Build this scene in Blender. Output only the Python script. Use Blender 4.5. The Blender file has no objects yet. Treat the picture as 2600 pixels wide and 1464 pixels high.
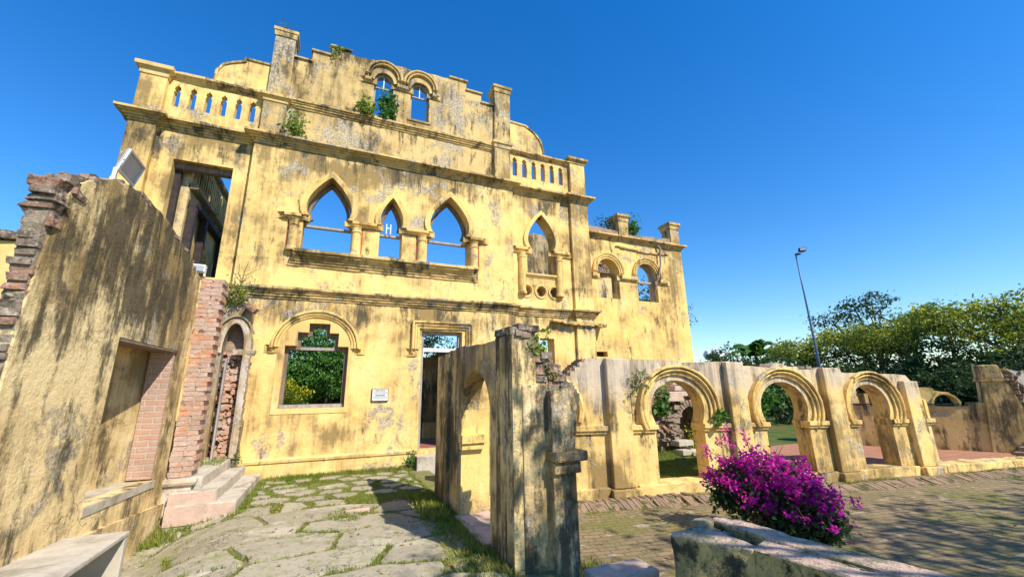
import bpy, bmesh, math, random
from mathutils import Vector, Matrix, noise as mnoise
from mathutils.geometry import tessellate_polygon
R = math.radians
scene = bpy.context.scene
COL = scene.collection

# ------------------------------------------------------------------ camera, sky, sun, exposure
cd = bpy.data.cameras.new('camera')
cam = bpy.data.objects.new('camera', cd); COL.objects.link(cam)
cd.sensor_width = 36.0; cd.lens = 36.0 * 1035 / 2600
cd.clip_start = 0.05; cd.clip_end = 3000
rx = Vector((0.9195, -0.3928, -0.0152)); dn = Vector((0.0825, 0.2306, -0.9695)); fw = Vector((0.3843, 0.8902, 0.2445))
m = Matrix((rx, -dn, -fw)).transposed().to_4x4(); m.translation = Vector((0, 0, 1.6))
cam.matrix_world = m
scene.camera = cam

SUNV = Vector((0.40, -0.926, 1.0)).normalized()          # towards the sun
w = bpy.data.worlds.new('World'); scene.world = w; w.use_nodes = True
wt = w.node_tree; bg = wt.nodes['Background']
sky = wt.nodes.new('ShaderNodeTexSky'); sky.sky_type = 'NISHITA'; sky.sun_disc = False
sky.sun_elevation = math.asin(SUNV.z); sky.sun_rotation = math.atan2(SUNV.x, SUNV.y)
sky.air_density = 1.3; sky.dust_density = 0.0; sky.ozone_density = 6.5; sky.altitude = 0
hs = wt.nodes.new('ShaderNodeHueSaturation'); hs.inputs['Saturation'].default_value = 1.30; hs.inputs['Value'].default_value = 1.0; hs.inputs['Hue'].default_value = 0.507
wt.links.new(sky.outputs[0], hs.inputs['Color']); wt.links.new(hs.outputs[0], bg.inputs['Color'])
bg.inputs['Strength'].default_value = 0.118
sl = bpy.data.lights.new('sun', 'SUN'); sl.energy = 3.75; sl.angle = R(0.5); sl.color = (1.0, 0.93, 0.80)
so = bpy.data.objects.new('sun', sl); COL.objects.link(so)
so.rotation_euler = SUNV.to_track_quat('Z', 'Y').to_euler(); so.location = (10, -20, 30)
scene.view_settings.view_transform = 'Standard'; scene.view_settings.look = 'None'
scene.view_settings.exposure = 0.82; scene.view_settings.gamma = 1.0
scene.render.engine = 'CYCLES'
scene.cycles.max_bounces = 6; scene.cycles.transparent_max_bounces = 8

# ------------------------------------------------------------------ material helper
class NT:
    def __init__(s, name):
        s.m = bpy.data.materials.new(name); s.m.use_nodes = True
        s.t = s.m.node_tree; s.b = s.t.nodes['Principled BSDF']
        s.b.inputs['Roughness'].default_value = 0.9; s.b.inputs['Specular IOR Level'].default_value = 0.2
    def new(s, t, **kw):
        n = s.t.nodes.new(t)
        for k, v in kw.items(): setattr(n, k, v)
        return n
    def put(s, sock, v):
        if isinstance(v, bpy.types.NodeSocket): s.t.links.new(v, sock)
        elif isinstance(v, (tuple, list)):
            sock.default_value = (*v, 1.0) if len(sock.default_value) == 4 and len(v) == 3 else v
        else: sock.default_value = v
    def pos(s): return s.new('ShaderNodeNewGeometry').outputs['Position']
    def island(s): return s.new('ShaderNodeNewGeometry').outputs['Random Per Island']
    def xyz(s, v):
        n = s.new('ShaderNodeSeparateXYZ'); s.put(n.inputs[0], v); return n.outputs
    def comb(s, x, y, z):
        n = s.new('ShaderNodeCombineXYZ')
        for i, q in enumerate((x, y, z)): s.put(n.inputs[i], q)
        return n.outputs[0]
    def mapv(s, v, sc=(1, 1, 1), loc=(0, 0, 0)):
        n = s.new('ShaderNodeMapping'); s.put(n.inputs['Vector'], v)
        n.inputs['Scale'].default_value = sc; n.inputs['Location'].default_value = loc; return n.outputs[0]
    def noise(s, v, sc, det=4, rough=0.6, dist=0.0, col=False):
        n = s.new('ShaderNodeTexNoise'); s.put(n.inputs['Vector'], v)
        n.inputs['Scale'].default_value = sc; n.inputs['Detail'].default_value = det
        n.inputs['Roughness'].default_value = rough; n.inputs['Distortion'].default_value = dist
        return n.outputs['Color' if col else 'Fac']
    def voro(s, v, sc, feat='F1', out='Distance', rnd=1.0):
        n = s.new('ShaderNodeTexVoronoi', feature=feat); s.put(n.inputs['Vector'], v)
        n.inputs['Scale'].default_value = sc; n.inputs['Randomness'].default_value = rnd; return n.outputs[out]
    def mr(s, v, a, b, c=0.0, d=1.0):
        n = s.new('ShaderNodeMapRange', interpolation_type='SMOOTHSTEP'); s.put(n.inputs[0], v)
        for i, q in enumerate((a, b, c, d)): s.put(n.inputs[i + 1], q)
        return n.outputs[0]
    def op(s, o, a, b=0.0, c=None):
        n = s.new('ShaderNodeMath', operation=o); s.put(n.inputs[0], a); s.put(n.inputs[1], b)
        if c is not None: s.put(n.inputs[2], c)
        return n.outputs[0]
    def mul(s, a, b): return s.op('MULTIPLY', a, b)
    def add(s, a, b): return s.op('ADD', a, b)
    def mix(s, f, a, b, mode='MIX'):
        n = s.new('ShaderNodeMix', data_type='RGBA', blend_type=mode)
        s.put(n.inputs[0], f); s.put(n.inputs[6], a); s.put(n.inputs[7], b); return n.outputs[2]
    def bump(s, h, st=0.5, d=0.02, prev=None):
        n = s.new('ShaderNodeBump'); s.put(n.inputs['Height'], h)
        n.inputs['Strength'].default_value = st; n.inputs['Distance'].default_value = d
        if prev is not None: s.put(n.inputs['Normal'], prev)
        return n.outputs[0]
    def out(s, col=None, nor=None, rough=None):
        if col is not None: s.put(s.b.inputs['Base Color'], col)
        if nor is not None: s.put(s.b.inputs['Normal'], nor)
        if rough is not None: s.put(s.b.inputs['Roughness'], rough)
        return s.m

def plaster(name, c1=(0.86, 0.605, 0.225), c2=(0.80, 0.50, 0.15), streak=0.6, mould=0.3, grey=0.25, top=None,
            bands=(), seed=0.0, wash=0.4, rough=1.0, mb=0.10, ms=(3.4, 0.6), ss=(6.5, 0.40)):
    n = NT(name); p = n.mapv(n.pos(), loc=(seed * 7.3, seed * 3.1, 0))
    x, y, z = n.xyz(n.pos())
    frac = n.noise(p, 5.0, 12, 0.80)                       # ragged multi-scale breakup
    fr2 = n.noise(n.mapv(p, (1, 1, 0.35), (2, 5, 8)), 9.0, 10, 0.78)
    f0 = n.add(n.mul(n.add(frac, -0.5), 1.0), n.mul(n.add(fr2, -0.5), 0.8))
    col = n.mix(n.mr(n.add(n.noise(p, 0.8, 8, 0.68), n.mul(f0, 0.25)), 0.36, 0.64), c1, c2)
    col = n.mix(n.mul(n.mr(n.add(n.noise(n.mapv(p, (1, 1, 0.5), (1, 2, 3)), 1.9, 8, 0.7, 0.4), n.mul(f0, 0.3)), 0.48, 0.66), wash), col, (0.82, 0.65, 0.33))
    col = n.mix(n.mul(n.mr(n.add(n.noise(n.mapv(p, loc=(8, 8, 1)), 2.6, 6, 0.7), n.mul(f0, 0.4)), 0.56, 0.78), 0.45), col, (0.62, 0.36, 0.13))
    bz = None                                              # bands where rain runs off the ledges
    for a, b, s in bands:
        f = n.mul(n.mul(n.mr(z, a, a + (b - a) * 0.6), n.op('LESS_THAN', z, b)), s)
        bz = f if bz is None else n.op('MAXIMUM', bz, f)
    sv = n.mapv(p, (ss[0], ss[0], ss[1]))
    s1 = n.noise(sv, 1.0, 9, 0.72, 0.3); s2 = n.noise(n.mapv(p, (15, 15, 0.7), (3, 3, 3)), 1.0, 7, 0.7)
    big = n.noise(p, 0.8, 6, 0.62); big2 = n.noise(n.mapv(p, loc=(11, 4, 7)), 0.95, 8, 0.66)
    sf = n.add(n.add(n.mul(n.add(s1, -0.5), 1.0), n.mul(n.add(s2, -0.5), 0.45)), n.add(n.mul(big, 2.3), -1.15 + (streak - 0.5) * 0.34))
    sf = n.add(sf, n.mul(f0, 0.45))
    if bz is not None: sf = n.add(sf, n.mul(bz, 0.34))
    col = n.mix(n.mul(n.mr(sf, -0.16, 0.22), 0.62), col, (0.46, 0.325, 0.14))
    col = n.mix(n.mul(n.mr(sf, 0.08, 0.34), 0.80), col, (0.245, 0.165, 0.065))
    g1 = n.add(n.noise(n.mapv(p, (1, 1, 0.8), (3, 9, 2)), 1.25, 8, 0.7, 0.3), n.mul(f0, 0.22))   # bare cement and lichen
    gm = n.mr(n.add(g1, (grey - 0.5) * 0.22), 0.53, 0.61)
    gc = n.mix(n.mr(n.noise(p, 26, 5, 0.75), 0.40, 0.60), (0.19, 0.16, 0.115), (0.56, 0.49, 0.39))
    col = n.mix(n.mul(gm, 0.8), col, gc)
    mv = n.mapv(p, (ms[0], ms[0], ms[1]), (5, 1, 0))       # black mould runs
    m1 = n.add(n.add(n.mul(n.noise(mv, 1.0, 10, 0.74, 0.35), 0.9), n.mul(big2, 0.6)), (mould - 0.5) * 0.32 - 0.05)
    m1 = n.add(m1, n.mul(f0, 0.28))
    if bz is not None: m1 = n.add(m1, n.mul(bz, mb))
    mm = n.mr(m1, 0.72, 0.86)
    col = n.mix(n.mul(mm, 0.9), col, n.mix(n.mr(frac, 0.40, 0.64), (0.040, 0.034, 0.022), (0.115, 0.095, 0.060)))
    if top:
        z0, z1, tc, ts = top
        tz = n.add(z, n.add(n.mul(n.add(n.noise(n.mapv(p, (1.1, 1.1, 0.3)), 1.0, 8, 0.68), -0.5), 2.2), n.mul(f0, 0.35)))
        tm = n.mr(tz, z0, z1)
        tcol = n.mix(n.mr(s1, 0.42, 0.66), tc, (tc[0] * 0.5, tc[1] * 0.48, tc[2] * 0.46))
        col = n.mix(n.mul(tm, ts), col, tcol); col = n.mix(n.mul(mm, n.mul(tm, 0.6)), col, (0.10, 0.085, 0.06))
    pit = n.mr(n.noise(p, 34, 4, 0.7), 0.66, 0.72)
    col = n.mix(n.mul(pit, 0.6), col, (0.15, 0.09, 0.04))
    wv = n.new('ShaderNodeVectorMath', operation='ADD'); n.put(wv.inputs[0], p)
    wsc = n.new('ShaderNodeVectorMath', operation='SCALE'); n.put(wsc.inputs[0], n.noise(p, 2.5, 6, 0.6, col=True)); wsc.inputs['Scale'].default_value = 0.7
    n.put(wv.inputs[1], wsc.outputs[0])
    cr = n.mr(n.voro(wv.outputs[0], 0.75, 'DISTANCE_TO_EDGE'), 0.0, 0.0035, 1.0, 0.0)
    cr = n.mul(cr, n.mr(n.noise(p, 0.6, 4), 0.54, 0.62))
    col = n.mix(n.mul(cr, 0.4), col, (0.16, 0.10, 0.05))
    h = n.add(n.mul(n.noise(p, 7, 8, 0.7), 0.7), n.mul(n.noise(p, 45, 3, 0.6), 0.20))
    h = n.add(h, n.add(n.mul(gm, 0.25), n.mul(pit, -0.5))); h = n.add(h, n.mul(cr, -0.4))
    return n.out(col, n.bump(h, 0.8 * rough, 0.03))

def brickmat(name, c1, c2, mortar, sx=1.0, bw=0.23, bh=0.075, ms=0.011, dirt=0.4, dirtcol=(0.12, 0.09, 0.06), flat=False):
    n = NT(name); p = n.pos(); x, y, z = n.xyz(p)
    v = n.comb(x, y, 0.0) if flat else n.comb(n.add(x, y), z, 0.0)
    nz = n.noise(p, 6, 3, 0.5, col=True)
    sc = n.new('ShaderNodeVectorMath', operation='SCALE'); n.put(sc.inputs[0], nz); sc.inputs['Scale'].default_value = 0.035
    av = n.new('ShaderNodeVectorMath', operation='ADD'); n.put(av.inputs[0], v); n.put(av.inputs[1], sc.outputs[0])
    b = n.new('ShaderNodeTexBrick'); n.put(b.inputs['Vector'], av.outputs[0])
    b.inputs['Scale'].default_value = 1.0; b.inputs['Brick Width'].default_value = bw; b.inputs['Row Height'].default_value = bh
    b.inputs['Mortar Size'].default_value = ms; b.inputs['Mortar Smooth'].default_value = 0.3; b.inputs['Bias'].default_value = 0.0
    n.put(b.inputs['Color1'], c1); n.put(b.inputs['Color2'], c2); n.put(b.inputs['Mortar'], mortar)
    col = b.outputs['Color']
    f = n.noise(p, 18, 5, 0.7)
    col = n.mix(n.mr(f, 0.35, 0.7, 0, 0.5), col, (mortar[0] * 0.95, mortar[1] * 0.9, mortar[2] * 0.85))
    col = n.mix(n.mul(n.mr(n.noise(p, 2.2, 6, 0.7), 0.46, 0.64), dirt), col, dirtcol)
    h = n.add(n.mul(b.outputs['Fac'], -0.9), n.mul(f, 0.6))
    return n.out(col, n.bump(h, 0.8, 0.02))

def simple(name, c1, c2, sc=8, rough=0.85, bump=0.3, bd=0.01, streakz=1.0, spec=0.2, metal=0.0, c3=None):
    n = NT(name); p = n.mapv(n.pos(), (1, 1, streakz))
    f = n.noise(p, sc, 6, 0.68)
    col = n.mix(n.mr(f, 0.36, 0.66), c1, c2)
    if c3: col = n.mix(n.mr(n.noise(p, sc * 0.3, 6, 0.7, 0.3), 0.52, 0.64), col, c3)
    n.b.inputs['Metallic'].default_value = metal; n.b.inputs['Specular IOR Level'].default_value = spec
    return n.out(col, n.bump(n.noise(p, sc * 3, 5, 0.65), bump, bd), rough)

def leafmat(name, c1, c2, c3=None, trans=0.35, rough=0.55):
    n = NT(name); r = n.island()
    col = n.mix(n.mr(r, 0.1, 0.9), c1, c2)
    big = n.mr(n.noise(n.pos(), 0.9, 3, 0.6), 0.4, 0.62)
    if c3: col = n.mix(n.mul(big, n.mr(n.op('FRACT', n.mul(r, 7.31)), 0.2, 0.8)), col, c3)
    n.put(n.b.inputs['Base Color'], col); n.b.inputs['Roughness'].default_value = rough
    n.b.inputs['Specular IOR Level'].default_value = 0.3
    tr = n.new('ShaderNodeBsdfTranslucent'); n.put(tr.inputs['Color'], col)
    mx = n.new('ShaderNodeMixShader'); mx.inputs[0].default_value = trans
    n.t.links.new(n.b.outputs[0], mx.inputs[1]); n.t.links.new(tr.outputs[0], mx.inputs[2])
    n.t.links.new(mx.outputs[0], n.t.nodes['Material Output'].inputs['Surface'])
    return n.m

M = {}
YB = ((6.3, 7.25, 0.9), (2.9, 3.66, 0.8), (3.95, 4.5, 0.35))
M['facade'] = plaster('facade_plaster', streak=0.44, mould=0.34, grey=0.40, bands=YB, seed=1)
M['clean'] = plaster('clean_yellow_plaster', c1=(0.80, 0.54, 0.20), c2=(0.75, 0.47, 0.15), streak=0.15, mould=0.0, grey=0.05, seed=2, wash=0.5, rough=0.5)
M['attic'] = plaster('attic_plaster', c1=(0.66, 0.465, 0.20), c2=(0.57, 0.38, 0.145), streak=0.62, mould=0.55, grey=0.60, seed=3, bands=((9.4, 11, 0.35),))
M['trim'] = plaster('moulding_plaster', c1=(0.70, 0.48, 0.19), c2=(0.60, 0.40, 0.15), streak=0.60, mould=0.60, grey=0.44, seed=4)
M['wing'] = plaster('wing_plaster', c1=(0.86, 0.595, 0.20), c2=(0.79, 0.485, 0.135), streak=0.42, mould=0.42, grey=0.38, seed=5, bands=((5.4, 6.35, 0.4),))
M['left'] = plaster('black_stained_plaster', c1=(0.86, 0.66, 0.34), c2=(0.78, 0.57, 0.27), streak=0.34, mould=0.56, grey=0.44, seed=6, bands=((1.2, 4.6, 0.8),), rough=1.4, mb=0.12, ms=(3.0, 0.70))
M['fgwall'] = plaster('streaked_plaster', c1=(0.80, 0.585, 0.26), c2=(0.70, 0.48, 0.20), streak=0.80, mould=0.80, grey=0.42, seed=7, rough=1.5, ms=(3.6, 0.80), ss=(3.4, 0.75),
                      top=(1.9, 2.5, (0.50, 0.42, 0.33), 0.7))
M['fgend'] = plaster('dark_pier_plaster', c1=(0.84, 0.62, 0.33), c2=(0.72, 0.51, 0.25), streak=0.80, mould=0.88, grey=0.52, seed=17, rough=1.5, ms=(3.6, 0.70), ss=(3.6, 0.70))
M['arcade'] = plaster('arcade_plaster', c1=(0.86, 0.60, 0.22), c2=(0.78, 0.49, 0.15), streak=0.52, mould=0.48, grey=0.44, seed=8,
                      top=(1.25, 1.75, (0.60, 0.51, 0.42), 0.72))
M['arctrim'] = plaster('arch_moulding_plaster', c1=(0.84, 0.58, 0.20), c2=(0.76, 0.48, 0.145), streak=0.40, mould=0.42, grey=0.34, seed=9)
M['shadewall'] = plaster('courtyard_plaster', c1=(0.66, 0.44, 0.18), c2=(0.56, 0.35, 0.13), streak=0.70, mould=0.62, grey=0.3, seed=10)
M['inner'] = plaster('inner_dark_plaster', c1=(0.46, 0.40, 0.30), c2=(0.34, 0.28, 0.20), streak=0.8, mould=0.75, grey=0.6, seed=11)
M['innery'] = plaster('inner_yellow_plaster', c1=(0.72, 0.56, 0.30), c2=(0.60, 0.44, 0.20), streak=0.5, mould=0.42, grey=0.5, seed=12)
M['white'] = plaster('old_white_stucco', c1=(0.62, 0.55, 0.47), c2=(0.50, 0.42, 0.35), streak=0.5, mould=0.35, grey=0.5, seed=13, wash=0.2)
M['darkcem'] = plaster('dark_cement', c1=(0.34, 0.29, 0.21), c2=(0.24, 0.20, 0.14), streak=0.6, mould=0.55, grey=0.6, seed=14, wash=0.1, rough=1.4)
M['concrete'] = simple('pale_concrete', (0.54, 0.48, 0.39), (0.42, 0.37, 0.29), 5, c3=(0.30, 0.26, 0.18), bump=0.5)
def mat_gutter():
    n = NT('mossy_pink_cement'); p = n.pos(); g = n.new('ShaderNodeNewGeometry'); nz = n.xyz(g.outputs['Normal'])[2]
    f = n.noise(p, 9, 7, 0.7); b = n.noise(n.mapv(p, (1, 1, 0.5)), 2.6, 6, 0.65, 0.4)
    side = n.mix(n.mr(b, 0.38, 0.56), (0.56, 0.43, 0.17), (0.30, 0.25, 0.11)); side = n.mix(n.mr(n.noise(p, 3.3, 6, 0.7), 0.50, 0.60), side, (0.055, 0.055, 0.035))
    topc = n.mix(n.mr(f, 0.35, 0.65), (0.68, 0.47, 0.35), (0.52, 0.37, 0.27)); topc = n.mix(n.mr(n.noise(p, 5, 7, 0.72), 0.46, 0.60), topc, (0.27, 0.24, 0.15))
    tm = n.mr(n.add(nz, n.mul(n.add(n.noise(p, 6, 5, 0.65), -0.5), 0.9)), 0.25, 0.6)
    col = n.mix(tm, side, topc); col = n.mix(n.mr(n.noise(p, 40, 4, 0.7), 0.56, 0.68), col, (0.10, 0.09, 0.06))
    return n.out(col, n.bump(n.add(n.mul(n.noise(p, 8, 7, 0.7), 0.9), n.mul(n.noise(p, 60, 3, 0.6), 0.3)), 0.9, 0.035))
M['gutter'] = mat_gutter()
M['pinkcem'] = simple('pinkish_cement', (0.60, 0.45, 0.34), (0.48, 0.36, 0.27), 6, c3=(0.32, 0.28, 0.22), bump=0.6, bd=0.02)
M['pink'] = simple('pink_render', (0.60, 0.42, 0.33), (0.48, 0.35, 0.27), 7, c3=(0.34, 0.28, 0.20), bump=0.7)
M['brick'] = brickmat('orange_brick', (0.52, 0.23, 0.11), (0.38, 0.20, 0.13), (0.50, 0.40, 0.31), dirt=0.35)
M['oldbrick'] = brickmat('weathered_brick', (0.42, 0.25, 0.16), (0.32, 0.22, 0.16), (0.38, 0.32, 0.24), dirt=0.55)
M['palebrick'] = brickmat('pale_pink_brick', (0.50, 0.27, 0.18), (0.44, 0.29, 0.22), (0.55, 0.43, 0.35), dirt=0.2)
M['rubble'] = simple('rubble_masonry', (0.30, 0.24, 0.17), (0.42, 0.33, 0.24), 9, c3=(0.12, 0.095, 0.06), bump=1.0, bd=0.05)
M['rubbley'] = simple('yellow_rubble', (0.62, 0.45, 0.20), (0.46, 0.32, 0.15), 7, c3=(0.24, 0.17, 0.08), bump=1.0, bd=0.06)
M['loosebrick'] = NT('loose_brick')
_n = M['loosebrick']; _p = _n.pos(); _r = _n.island()
_c = _n.mix(_n.mr(_r, 0.15, 0.45), (0.44, 0.22, 0.14), (0.28, 0.215, 0.16)); _c = _n.mix(_n.mr(_n.noise(_p, 9, 6, 0.7), 0.42, 0.62), _c, (0.10, 0.08, 0.06))
_c = _n.mix(_n.mr(_n.noise(_p, 14, 5, 0.7), 0.52, 0.64), _c, (0.46, 0.38, 0.30))
M['loosebrick'] = _n.out(_c, _n.bump(_n.noise(_p, 30, 5, 0.7), 0.9, 0.02))
_n = NT('jamb_brick'); _p = _n.pos(); _r = _n.island()
_c = _n.mix(_n.mr(_r, 0.2, 0.8), (0.56, 0.27, 0.15), (0.46, 0.30, 0.22)); _c = _n.mix(_n.mr(_n.noise(_p, 2.0, 4, 0.6), 0.45, 0.6), _c, (0.52, 0.36, 0.28))
_c = _n.mix(_n.mul(_n.mr(_n.noise(_p, 12, 6, 0.72), 0.48, 0.62), 0.7), _c, (0.56, 0.46, 0.38)); _c = _n.mix(_n.mr(_n.noise(_n.mapv(_p, loc=(4, 4, 4)), 7, 6, 0.7), 0.60, 0.68), _c, (0.16, 0.11, 0.08))
M['jambbrick'] = _n.out(_c, _n.bump(_n.noise(_p, 28, 5, 0.7), 0.9, 0.02))
M['mortar'] = simple('lime_mortar', (0.50, 0.41, 0.33), (0.38, 0.31, 0.24), 14, c3=(0.22, 0.17, 0.12), bump=0.9, bd=0.02)
M['wood'] = simple('weathered_dark_wood', (0.16, 0.11, 0.075), (0.26, 0.20, 0.15), 14, bump=0.4, streakz=0.15)
M['greywood'] = simple('grey_painted_wood', (0.40, 0.36, 0.32), (0.28, 0.24, 0.20), 12, bump=0.3, streakz=0.2)
M['darkbeam'] = simple('dark_steel_beam', (0.035, 0.028, 0.028), (0.06, 0.045, 0.04), 10, bump=0.2)
M['redpaint'] = simple('old_red_paint', (0.30, 0.07, 0.04), (0.36, 0.12, 0.05), 8)
M['whitepaint'] = simple('white_paint', (0.74, 0.74, 0.72), (0.66, 0.66, 0.64), 6, bump=0.05, rough=0.5)
M['panelgrey'] = simple('grey_panel', (0.40, 0.39, 0.42), (0.44, 0.43, 0.45), 4, bump=0.03, rough=0.6)
M['ink'] = simple('black_ink', (0.03, 0.03, 0.035), (0.04, 0.04, 0.045), 4, bump=0.0)
M['softink'] = simple('grey_ink', (0.22, 0.24, 0.26), (0.27, 0.29, 0.3), 4, bump=0.0)
M['maroon'] = simple('maroon_frame', (0.22, 0.04, 0.04), (0.16, 0.03, 0.03), 5, bump=0.1)
M['steel'] = simple('galvanised_steel', (0.10, 0.13, 0.24), (0.13, 0.17, 0.29), 6, bump=0.05, rough=0.45, metal=0.3)
M['black'] = simple('black_housing', (0.02, 0.02, 0.024), (0.03, 0.03, 0.034), 6, bump=0.05, rough=0.5)
M['lens'] = simple('lamp_glass', (0.35, 0.37, 0.40), (0.4, 0.42, 0.45), 6, bump=0.0, rough=0.15, spec=0.5)
M['cable'] = simple('grey_cable', (0.28, 0.24, 0.26), (0.2, 0.17, 0.18), 9, bump=0.1)
M['bark'] = simple('bark', (0.13, 0.10, 0.07), (0.08, 0.06, 0.045), 12, bump=0.8, bd=0.03, streakz=0.3)
M['twig'] = simple('twig', (0.16, 0.11, 0.06), (0.11, 0.09, 0.05), 20, bump=0.2)
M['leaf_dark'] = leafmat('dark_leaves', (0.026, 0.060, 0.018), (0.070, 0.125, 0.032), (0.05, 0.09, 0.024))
M['leaf_mid'] = leafmat('mid_green_leaves', (0.055, 0.15, 0.020), (0.12, 0.28, 0.04), (0.09, 0.21, 0.03))
M['leaf_lime'] = leafmat('fresh_leaves', (0.12, 0.23, 0.025), (0.24, 0.34, 0.04), (0.34, 0.40, 0.05))
M['leaf_yellow'] = leafmat('yellow_blossom', (0.52, 0.47, 0.02), (0.66, 0.60, 0.03), (0.28, 0.36, 0.03))
M['leaf_yg'] = leafmat('yellow_green_crown', (0.085, 0.15, 0.024), (0.22, 0.27, 0.036), (0.40, 0.42, 0.05))
M['magenta'] = leafmat('magenta_bracts', (0.85, 0.045, 0.46), (0.70, 0.025, 0.38), (0.55, 0.015, 0.40), 0.4, 0.7)
M['shaded_magenta'] = leafmat('shaded_bracts', (0.66, 0.018, 0.38), (0.46, 0.010, 0.32), (0.78, 0.03, 0.38), 0.4, 0.7)  # darker copy of the magenta bracts, tree shade put into the colour
M['grass'] = leafmat('grass_blades', (0.13, 0.20, 0.020), (0.24, 0.28, 0.035), (0.36, 0.32, 0.085), 0.3, 0.7)

# ------------------------------------------------------------------ mesh builder
class Frame:
    """plane frame: u along, v up, w out of the wall"""
    def __init__(s, o=(0, 0, 0), u=(1, 0, 0), out=(0, -1, 0)):
        s.o = Vector(o); s.u = Vector(u).normalized(); s.w = Vector(out).normalized()
    def __call__(s, u, v, w=0.0): return s.o + s.u * u + Vector((0, 0, v)) + s.w * w
def YF(Y): return Frame((0, Y, 0))
IDF = lambda x, y, z=0.0: Vector((x, y, z))

class MB:
    def __init__(s): s.v = []; s.f = []
    def addv(s, pts):
        b = len(s.v); s.v += [tuple(p) for p in pts]; return b
    def box(s, x0, x1, y0, y1, z0, z1, fr=None):
        c = [(x0, y0, z0), (x1, y0, z0), (x1, y1, z0), (x0, y1, z0), (x0, y0, z1), (x1, y0, z1), (x1, y1, z1), (x0, y1, z1)]
        if fr: c = [fr(*p) for p in c]
        b = s.addv(c)
        for q in ((0, 3, 2, 1), (4, 5, 6, 7), (0, 1, 5, 4), (1, 2, 6, 5), (2, 3, 7, 6), (3, 0, 4, 7)): s.f.append(tuple(b + i for i in q))
        return s
    def fbox(s, fr, u0, u1, v0, v1, w0, w1):          # box in a wall frame
        return s.box(u0, u1, v0, v1, w0, w1, fr)
    def poly(s, fr, outer, holes=(), w0=0.0, w1=-0.4):   # extruded outline with holes
        loops = [list(outer)] + [list(h) for h in holes]
        tri = tessellate_polygon([[Vector((a, b, 0)) for a, b in L] for L in loops])
        flat = [p for L in loops for p in L]
        a = s.addv([fr(p[0], p[1], w0) for p in flat]); b = s.addv([fr(p[0], p[1], w1) for p in flat])
        for t in tri:
            s.f.append(tuple(a + i for i in t)); s.f.append(tuple(b + i for i in reversed(t)))
        k = 0
        for L in loops:
            n = len(L)
            for i in range(n):
                j = (i + 1) % n; s.f.append((a + k + i, a + k + j, b + k + j, b + k + i))
            k += n
        return s
    def sweep(s, path, prof, fr, closed=False):       # profile (n, c) swept along 2D path; n to the right of travel
        P = [Vector((a, b)) for a, b in path]; n = len(P); rings = []
        for i in range(n):
            d0 = (P[i] - P[i - 1]).normalized() if (i > 0 or closed) else None
            d1 = (P[(i + 1) % n] - P[i]).normalized() if (i < n - 1 or closed) else None
            if d0 is None: d0 = d1
            if d1 is None: d1 = d0
            n0 = Vector((d0.y, -d0.x)); n1 = Vector((d1.y, -d1.x)); mm = (n0 + n1)
            if mm.length < 1e-4: mm = n0
            mm.normalize(); mm = mm / max(0.35, mm.dot(n0))
            rings.append(s.addv([fr(P[i].x + mm.x * a, P[i].y + mm.y * a, c) for a, c in prof]))
        k = len(prof); last = n if closed else n - 1
        for i in range(last):
            a, b = rings[i], rings[(i + 1) % n]
            for j in range(k):
                j2 = (j + 1) % k; s.f.append((a + j, a + j2, b + j2, b + j))
        if not closed:
            s.f.append(tuple(rings[0] + j for j in range(k))); s.f.append(tuple(rings[-1] + j for j in reversed(range(k))))
        return s
    def tube(s, pts, rad, n=6):
        pts = [Vector(p) for p in pts]; rings = []
        for i, p in enumerate(pts):
            t = (pts[min(i + 1, len(pts) - 1)] - pts[max(i - 1, 0)]).normalized()
            a = t.cross(Vector((0, 0, 1)) if abs(t.z) < 0.9 else Vector((1, 0, 0))).normalized(); b = t.cross(a)
            r = rad[i] if isinstance(rad, (list, tuple)) else rad
            rings.append(s.addv([p + (a * math.cos(2 * math.pi * j / n) + b * math.sin(2 * math.pi * j / n)) * r for j in range(n)]))
        for i in range(len(rings) - 1):
            for j in range(n):
                j2 = (j + 1) % n; s.f.append((rings[i] + j, rings[i] + j2, rings[i + 1] + j2, rings[i + 1] + j))
        s.f.append(tuple(rings[0] + j for j in reversed(range(n)))); s.f.append(tuple(rings[-1] + j for j in range(n)))
        return s
    def lathe(s, c, prof, n=14):
        rings = [s.addv([(c[0] + r * math.cos(2 * math.pi * j / n), c[1] + r * math.sin(2 * math.pi * j / n), z) for j in range(n)]) for r, z in prof]
        for i in range(len(rings) - 1):
            for j in range(n):
                j2 = (j + 1) % n; s.f.append((rings[i] + j, rings[i] + j2, rings[i + 1] + j2, rings[i + 1] + j))
        s.f.append(tuple(rings[0] + j for j in reversed(range(n)))); s.f.append(tuple(rings[-1] + j for j in range(n)))
        return s
    def stone(s, c, size, rnd, rot=None, lo=0.84, hi=1.05):             # an irregular brick or stone
        h = [q / 2 for q in size]
        if rot is None: rot = Matrix.Rotation(rnd.uniform(-0.12, 0.12), 3, 'Z') @ Matrix.Rotation(rnd.uniform(-0.08, 0.08), 3, 'X')
        pts = []
        for X in (-1, 1):
            for Y in (-1, 1):
                for Z in (-1, 1):
                    p = Vector((X * h[0], Y * h[1], Z * h[2])) * rnd.uniform(lo, hi); pts.append(Vector(c) + rot @ p)
        b = s.addv(pts)
        for q in ((0, 1, 3, 2), (4, 6, 7, 5), (0, 4, 5, 1), (2, 3, 7, 6), (0, 2, 6, 4), (1, 5, 7, 3)): s.f.append(tuple(b + i for i in q))
        return s
    def xf(s, f): s.v = [tuple(f(Vector(p))) for p in s.v]; return s
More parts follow.
